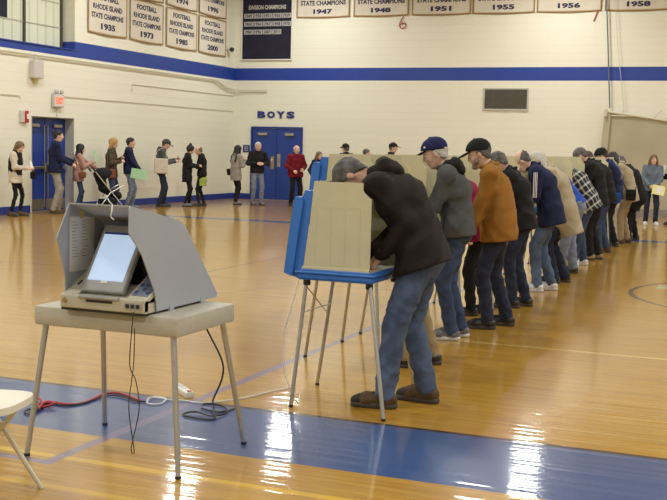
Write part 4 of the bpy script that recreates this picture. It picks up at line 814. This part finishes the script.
# ================================================================ VOTING BOOTHS
def booth(label, xc, yc, wx, wy, zt, ztop, feet, lid, group='voting booths in a row'):
    """tray at zt, open towards +x; cream privacy panels on three sides; blue case lid behind"""
    t = thing('voting_booth', label, 'voting booth', (xc, yc, 0), 0, group); x0, x1, y0, y1 = -wx/2, wx/2, -wy/2, wy/2
    b = B(); b.box((x0, y0, zt-.07), (x1, y1, zt-.02), .018); b.box((x0-.01, y0-.01, zt-.03), (x1+.01, y1+.01, zt-.012), .008)
    for q in (((x0, y0), (x1, y0+.02)), ((x0, y1-.02), (x1, y1)), ((x0, y0), (x0+.02, y1)), ((x1-.02, y0), (x1, y1))): b.box((*q[0], zt-.03), (*q[1], zt), .006)
    b.build('tray', 'bluepl', t)
    B().box((x0+.06, y0+.06, zt-.013), (x1-.03, y1-.06, zt-.002), .004).build('writing_surface', 'cream', t)
    H_ = ztop-zt
    for s in (0, 1):
        yy = y0+.012 if s == 0 else y1-.024
        nx = x1-.03
        out = [(x0+.015, zt-.005), (nx, zt-.005), (nx, ztop-.10), (nx-.02, ztop-.085), (nx-.045, ztop-.06), (nx-.055, ztop-.045), (nx-.055, ztop-.0), (x0+.10, ztop), (x0+.075, ztop-.26), (x0+.04, ztop-.30*H_/.53)]
        pb = B().prism(out, lambda u, v, d: (u, yy+d, v), 0, .012)
        p = pb.build('privacy_panel', 'cream', t)
        rb = B(); g0, g1 = x0+.115, nx-.065; mid = (g0+g1)/2
        for yk in (yy-.0012, yy+.0092):
            for a, c in (((g0, ztop-.16), (g1, ztop-.152)), ((mid-.05, zt+.03), (mid-.042, ztop-.16)), ((mid+.042, zt+.03), (mid+.05, ztop-.16)), ((g0, zt+.03), (g0+.006, ztop-.16)), ((g1-.006, zt+.03), (g1, ztop-.16))):
                rb.box((a[0], yk, a[1]), (c[0], yk+.004, c[1]))
        rb.build('panel_rib', 'cream', p)
        B().box((x0+.03, yy-.006, zt-.012), (nx, yy+.018, zt+.016), .004).build('panel_clip', 'cream', p)
    p = B().prism([(y0+.02, zt-.005), (y1-.02, zt-.005), (y1-.02, ztop-.10), (y1-.05, ztop), (y0+.05, ztop), (y0+.02, ztop-.10)], lambda u, v, d: (x0+.03+d+.06*max(0, (v-zt))/H_, u, v), 0, .012).build('back_panel', 'cream', t)
    # case lid: two stepped shells standing behind the back panel, leaning in at the top
    for k in range(2):
        xa = x0+.028-.055*(k+1)*lid[1]; dz = -.04*k; zb = zt-.05+(.02 if k else 0); zl = zt-.02+lid[0]+dz; xr = xa+.055*lid[1]; sh_ = .065*(1)
        pts = [(xa, zb), (xr, zb-.02), (xr+.01, zb+.05), (xr+sh_, zl-.02), (xr+sh_-.01, zl), (xa+sh_+.004, zl+.004), (xa+sh_-.012, zl-.04)]
        l_ = B().prism(pts, lambda u, v, d: (u, d, v), y0+.01-.02*k, y1-.01).build('case_lid', 'bluepl', t)
        rb = B()
        for j in range(4):
            yy = y0+.06+(wy-.12)*j/3; rb.prism([(xa-.006, zb+.06), (xa+.004, zb+.06), (xa+sh_*.86, zl-.08), (xa+sh_*.80-.01, zl-.08)], lambda u, v, d: (u, d, v), yy-.015, yy+.015)
        rb.build('lid_rib', 'bluepl', l_)
    for (cx_, cy_), (fx, fy) in zip(((x1-.04, y0+.05), (x0+.05, y0+.05), (x0+.05, y1-.05), (x1-.04, y1-.05)), feet):
        l_ = B().tube([(cx_, cy_, zt-.05), (fx-xc, fy-yc, .012)], .0125, 10).build('leg', 'alum', t, True)
        B().lathe([(.0135, 0), (.015, .004), (.0145, .014), (.0125, .016)], (fx-xc, fy-yc, .0), 12).build('foot_cap', 'rubber', l_, True)
        B().lathe([(.022, -.02), (.024, 0), (.018, .03), (.012, .03)], (cx_, cy_, zt-.085), 12).build('leg_socket', 'black', l_, True)
    b = B(); b.tube([(x0+.05-.03, y0+.05, zt-.28), (x0+.05-.03, y1-.05, zt-.28)], .004, 6); b.tube([(x0+.03, y0+.06, zt-.10), (x0+.02, y1-.10, zt-.33)], .004, 6); b.build('brace_wire', 'alum', t)
    return t
booth('low voting booth nearest the camera, cream panels on a blue tray', -2.455, 6.42, .50, .56, .86, 1.395, ((-2.08, 6.04), (-2.71, 6.11), (-2.81, 6.77), (-2.22, 7.05)), (.495, 1))
names = ['second voting booth from the front, wide cream panel behind the brown jacket', 'voting booth at which the grey hooded jacket stands', 'voting booth in front of the tan canvas jacket', 'voting booth in front of the half-hidden navy jacket', 'voting booth at which the track jacket stands', 'voting booth in front of the beige coat',
         'voting booth under the royal blue shirt', 'voting booth under the plaid flannel shirt', 'voting booth in front of the tall black jacket', 'voting booth in front of the brown-haired black jacket', 'voting booth in front of the navy jacket with dark cap', 'last voting booth of the row, in front of the cream coat']
src = None
for nm, yc in zip(names, (7.85, 9.05, 10.05, 11.25, 12.55, 13.65, 14.75, 15.95, 17.0, 18.2, 19.45, 20.5)):
    if src is None:
        src = booth(nm, -2.90, yc, .50, .78, .95, 1.555, ((-2.60, yc-.42), (-3.28, yc-.2), (-3.27, yc+.54), (-2.62, yc+.44)), (.60, 1.0)); y_src = yc
    else:
        c_ = copy_tree(src); c_.location = (-2.90, yc, 0); c_['label'] = nm
sheet = thing('ballot', 'white ballot paper lying in the tray of the nearest voting booth', 'paper', (-2.40, 6.42, .862))
B().box((-.11, -.14, -.001), (.11, .14, .002)).build('sheet', 'paper', sheet)
B().box((-.08, -.10, .002), (.08, .10, .0024)).build('print', 'ink', sheet)
prop(B().tube([(-2.69, 6.14, .79), (-2.72, 6.11, .62), (-2.765, 6.11, .45), (-2.77, 6.12, .25), (-2.73, 6.14, .10), (-2.70, 6.20, .008), (-2.80, 6.45, .008)], .0032, 6, smooth=5).build('booth_cord', 'whitecord', smooth=True), 'thin pale cord drooping from the nearest booth tray to the floor', 'cord')

# ================================================================ BALLOT MACHINE ON ITS TABLE
t = thing('folding_table', 'putty plastic table on four splayed metal legs, carrying the ballot machine', 'table', (-3.055, 4.875, 0))
b = B(); b.box((-.415, -.30, .668), (.425, .30, .767), .014); b.build('table_top', 'table', t, True)
for sx in (-1, 1):
    for sy in (-1, 1):
        fx = .445 if sx > 0 else -.41; fy = .34 if sy > 0 else -.36
        l_ = B().tube([(sx*.37, sy*.25, .69), (fx+(.025 if sx > 0 else 0), fy, .012)], .0155, 12, r2=.0135).build('leg', 'alum', t, True)
        B().lathe([(.0145, 0), (.016, .003), (.015, .014), (.013, .016)], (fx+(.025 if sx > 0 else 0), fy, 0), 12).build('foot_cap', 'rubber', l_, True)
TM = Matrix.Translation((-2.99, 4.87, .767))
t = thing('ballot_machine', 'grey touch-screen ballot machine with lit tilted screen on the table', 'voting machine'); t.matrix_world = TM
BX0, BX1, BF = -.285, .198, -.345
b = B(); b.prism([(BF+.012, .012), (.24, .012), (.24, .12), (-.15, .12), (BF+.05, .068), (BF+.012, .068)], lambda u, v, d: (d, u, v), BX0, BX1); b.box((BX0, BF, .012), (BX1, BF+.05, .080), .008); b.build('base_housing', 'machine', t)
B().box((BX0+.004, BF+.008, 0), (BX1-.004, .22, .014)).build('base_foot', 'black', t)
# side pods
PU0, PV0, PU1, PV1 = BF+.02, .072, BF+.25, .185
sl = math.atan2(PV1-PV0, PU1-PU0)
PODP = [(PU0, PV0), (PU1, PV1), (.14, PV1), (.14, .06), (PU0, .06)]
pod = B().prism(PODP, lambda u, v, d: (d, u, v), BX0, BX0+.085).build('card_pod', 'machine', t)
def onpod(x, u, w, h, m, name, par, th=.004):   # plate lying on the sloped pod top
    u_, v_ = PU0+u*math.cos(sl), PV0+u*math.sin(sl); n_ = (-math.sin(sl), math.cos(sl))
    pts = [(u_, v_), (u_+h*math.cos(sl), v_+h*math.sin(sl)), (u_+h*math.cos(sl)+n_[0]*th, v_+h*math.sin(sl)+n_[1]*th), (u_+n_[0]*th, v_+n_[1]*th)]
    return B().prism(pts, lambda a, c, d: (d, a, c), x-w/2, x+w/2).build(name, m, par)
onpod(BX0+.045, .07, .045, .08, 'jamb', 'card_slot', pod); onpod(BX0+.040, .09, .010, .04, 'black', 'slot_mouth', pod, .008); onpod(BX0+.048, .18, .022, .022, 'black', 'button', pod, .010)
pod2 = B().prism(PODP, lambda u, v, d: (d, u, v), BX1-.115, BX1).build('keypad_pod', 'machine', t)
kc = BX1-.058
onpod(kc, .04, .090, .19, 'keyplate', 'keypad', pod2)
for kx, ku in ((0, .155), (0, .085), (-.030, .12), (.030, .12), (0, .12), (-.034, .195), (.034, .195), (-.034, .055), (.034, .055)):
    onpod(kc+kx, ku, .018, .022, 'key', 'key', pod2, .007)
# front details
b = B(); b.tube([(-.17, BF-.003, .075), (.06, BF-.003, .075)], .009, 8); b.build('front_handle', 'bezel', t, True)
B().box((-.13, BF-.003, .050), (.02, BF+.001, .062)).build('front_slot', 'black', t)
B().lathe([(.010, 0), (.013, -.004), (.010, -.010), (.001, -.010)], (BX0+.032, BF, .050), 12, 'y').build('lock', 'brass', t, True)
f_ = B().box((BX1-.105, BF-.003, .032), (BX1-.012, BF+.001, .062)).build('port_plate', 'bezel', t)
b = B()
for k in range(3): b.box((BX1-.098+.029*k, BF-.007, .038), (BX1-.080+.029*k, BF-.003, .056))
b.build('port', 'black', f_)
# tilted screen
ST = Matrix.Translation((-.080, -.29, .098)) @ Matrix.Rotation(R(55), 4, 'X')
def onscreen(a, b_, bev, m, name, par): return B().box(a, b_, bev, ST).build(name, m, par)
sc = onscreen((-.125, 0, -.035), (.125, .385, 0), .010, 'bezel', 'screen_bezel', t)
onscreen((-.1025, .060, 0), (.1025, .338, .003), 0, 'screen', 'lit_screen', sc)
onscreen((-.1025, .325, .0031), (.1025, .338, .004), 0, 'navyscr', 'screen_bar', sc)
onscreen((-.020, .044, 0), (.020, .058, .004), .001, 'white', 'screen_tag', sc)
B().prism([(-.12, .10), (.12, .10), (-.02, .33)], lambda u, v, d: (d, u, v), -.16, .02).build('screen_stand', 'black', t)
B().box((.04, -.12, .11), (.185, .14, .27), .02).build('printer_housing', 'black', t)
# privacy shroud (separate, lifts off)
t = thing('privacy_shroud', 'grey corrugated plastic privacy shroud standing around the ballot machine', 'privacy screen'); t.matrix_world = TM
XR_, XL_ = .203, -.293
side = [(-.240, .014), (.375, .014), (.385, .032), (.315, .112), (.025, .426), (-.05, .455), (-.483, .540), (-.492, .53), (-.492, .413), (-.38, .303), (-.263, .119), (-.245, .05)]
p = B().prism(side, lambda u, v, d: (XR_+d, u, v), 0, .006).build('side_panel', 'shroud', t)
for yy in (-.10, .22): B().box((XR_-.002, yy-.02, .0), (XR_+.010, yy+.02, .03)).build('tab', 'shroud', p)
side = [(-.300, .014), (.375, .014), (.385, .032), (.315, .112), (.025, .426), (-.05, .455), (-.255, .525), (-.265, .52), (-.365, .358), (-.318, .238), (-.295, .155), (-.295, .05)]
B().prism(side, lambda u, v, d: (XL_+d, u, v), 0, .006).build('side_panel', 'shroud', t)
def quad(p0, p1, p2, p3, off): return B().add([p0, p1, p2, p3]+[tuple(q+o_ for q, o_ in zip(p, off)) for p in (p0, p1, p2, p3)], [(0, 1, 2, 3), (7, 6, 5, 4), (0, 4, 5, 1), (1, 5, 6, 2), (2, 6, 7, 3), (3, 7, 4, 0)])
quad((XL_, .022, .427), (XR_, .022, .427), (XR_, .383, .032), (XL_, .383, .032), (0, -.006, 0)).build('back_panel', 'shroud', t)
quad((XL_, -.05, .455), (XR_, -.05, .455), (XR_, .025, .426), (XL_, .025, .426), (0, 0, -.006)).build('rear_fold', 'shroud', t)
quad((XL_, -.258, .527), (XR_, -.486, .542), (XR_, -.05, .455), (XL_, -.05, .455), (0, 0, -.006)).build('top_panel', 'shroud', t)
b = B(); b.tube([(.08, -.44, .540), (.07, -.45, .555), (.05, -.43, .565)], .0025, 6, smooth=4); b.tube([(.08, -.44, .540), (.092, -.46, .510), (.086, -.46, .485), (.10, -.455, .47)], .0035, 6, smooth=4); b.build('cord_clip', 'whitecord', t)
t = thing('instruction_sheet', 'printed white instruction sheet taped inside the left of the privacy shroud', 'paper'); t.matrix_world = TM
B().prism([(-.262, .458), (-.262, .178), (-.055, .178), (-.045, .447)], lambda u, v, d: (-.2865+d, u, v), 0, .002).build('sheet', 'paper', t)
b = B()
for k in range(12):
    z0 = .43-.016*k
    for j in range(2): b.box((-.2845, -.245+.085*j, z0-.003), (-.2841, -.245+.085*j+random.uniform(.03, .06), z0))
b.build('print', 'ink', t)
B().box((-.2865, -.175, .445), (-.2835, -.148, .485)).build('tape', 'tape', t)

# ================================================================ CHAIR AT THE LEFT EDGE
t = thing('folding_chair', 'white plastic folding chair at the bottom left edge of the picture', 'chair', (-3.225, 3.87, 0), R(14))
st = B().prism([(.215*math.copysign(abs(math.cos(a))**.55, math.cos(a)), .205*math.copysign(abs(math.sin(a))**.55, math.sin(a))) for a in [k*math.pi/18 for k in range(36)]], lambda u, v, d: (u-.01, v, .452+d+.10*u*u), -.032, 0).build('seat', 'chair', t, True)
b = B()
for s in (-1, 1):
    b.tube([(-.22, s*.19, .86), (-.13, s*.19, .50), (.21, s*.19, .0)], .012, 8)
b.build('back_frame', 'chairleg', t, True)
b = B()
for s in (-1, 1): b.tube([(.14, s*.17, .43), (-.20, s*.17, .0)], .012, 8)
b.tube([(-.14, -.17, .08), (-.14, .17, .08)], .009, 6); b.build('rear_leg_frame', 'chairleg', t, True)
b = B(); b.prism([(-.25, .66), (-.225, .66), (-.24, .88), (-.265, .88)], lambda u, v, d: (u, d, v), -.20, .20); b.build('backrest', 'chair', t)

# ================================================================ CORDS ON THE FLOOR
def cord(name, label, pts, r, m, sm=6): return prop(B().tube(pts, r, 6, smooth=sm).build(name, m, smooth=True), label, 'cord')
z = .008
cord('extension_cord', 'red extension cord running over the blue floor band under the table', [(-3.59, 5.79, z), (-3.73, 5.87, z), (-3.83, 5.91, z), (-3.89, 5.85, z), (-3.87, 5.67, z), (-3.88, 5.54, z), (-3.97, 5.50, z), (-4.05, 5.46, .02), (-3.99, 5.30, z), (-4.03, 5.40, .03), (-4.16, 5.52, .02), (-4.02, 5.36, z), (-3.96, 5.44, .03), (-4.08, 5.44, z), (-3.97, 5.52, z)], .007, 'redcord')
cord('extension_cord', 'black cord twisted with the red one on the blue floor band', [(-3.93, 5.18, z), (-4.04, 5.24, z), (-4.04, 5.37, z), (-3.96, 5.22, .02), (-4.04, 5.48, z), (-3.93, 5.47, z), (-3.86, 5.57, z), (-3.85, 5.80, z), (-3.75, 5.83, z), (-3.62, 5.77, z), (-3.55, 5.79, z)], .005, 'black')
cord('extension_cord', 'white cord coiled by the power strip and trailing right to the booths', [(-3.55, 5.81, z), (-3.57, 5.92, z), (-3.48, 5.91, z), (-3.44, 5.78, z), (-3.51, 5.75, z), (-3.56, 5.86, .018), (-3.44, 5.90, z), (-3.35, 5.92, z), (-3.21, 5.93, z), (-3.07, 6.13, z), (-3.0, 6.35, z), (-2.93, 6.59, z)], .005, 'whitecord')
cord('machine_cord', 'black cord looping down from the back of the table to the floor', [(-2.86, 5.22, .68), (-2.86, 5.3, .58), (-2.78, 5.32, .42), (-2.82, 5.40, .30), (-2.98, 5.60, .12), (-3.08, 5.80, .04), (-3.04, 5.72, .012), (-2.97, 5.60, z), (-3.02, 5.56, z), (-3.18, 5.60, z), (-3.14, 5.68, .014), (-3.00, 5.63, .014), (-2.98, 5.78, z), (-3.07, 5.90, z), (-3.20, 5.91, z), (-3.16, 5.80, z), (-3.02, 5.76, z), (-2.98, 5.88, z)], .0055, 'black')
cord('headphone_cord', 'thin dark cord hanging from the front of the ballot machine', [(-2.805, 4.46, .80), (-2.81, 4.45, .71), (-2.825, 4.46, .54), (-2.796, 4.47, .46), (-2.778, 4.47, .325), (-2.832, 4.49, .13), (-2.828, 4.51, .11), (-2.835, 4.47, .32), (-2.815, 4.46, .46), (-2.80, 4.455, .56), (-2.80, 4.46, .72)], .0025, 'black')
t = thing('power_strip', 'white power strip lying on the floor behind the table', 'power strip', (-3.48, 6.12, 0), R(-42))
B().box((-.15, -.028, 0), (.15, .028, .04), .008).build('strip_body', 'white', t)
b = B()
for k in range(5): b.box((-.12+.05*k, -.012, .0395), (-.095+.05*k, .012, .0415))
b.build('socket', 'bezel', t)
B().box((.125, -.012, .04), (.142, .012, .047), .002).build('switch', 'red', t)
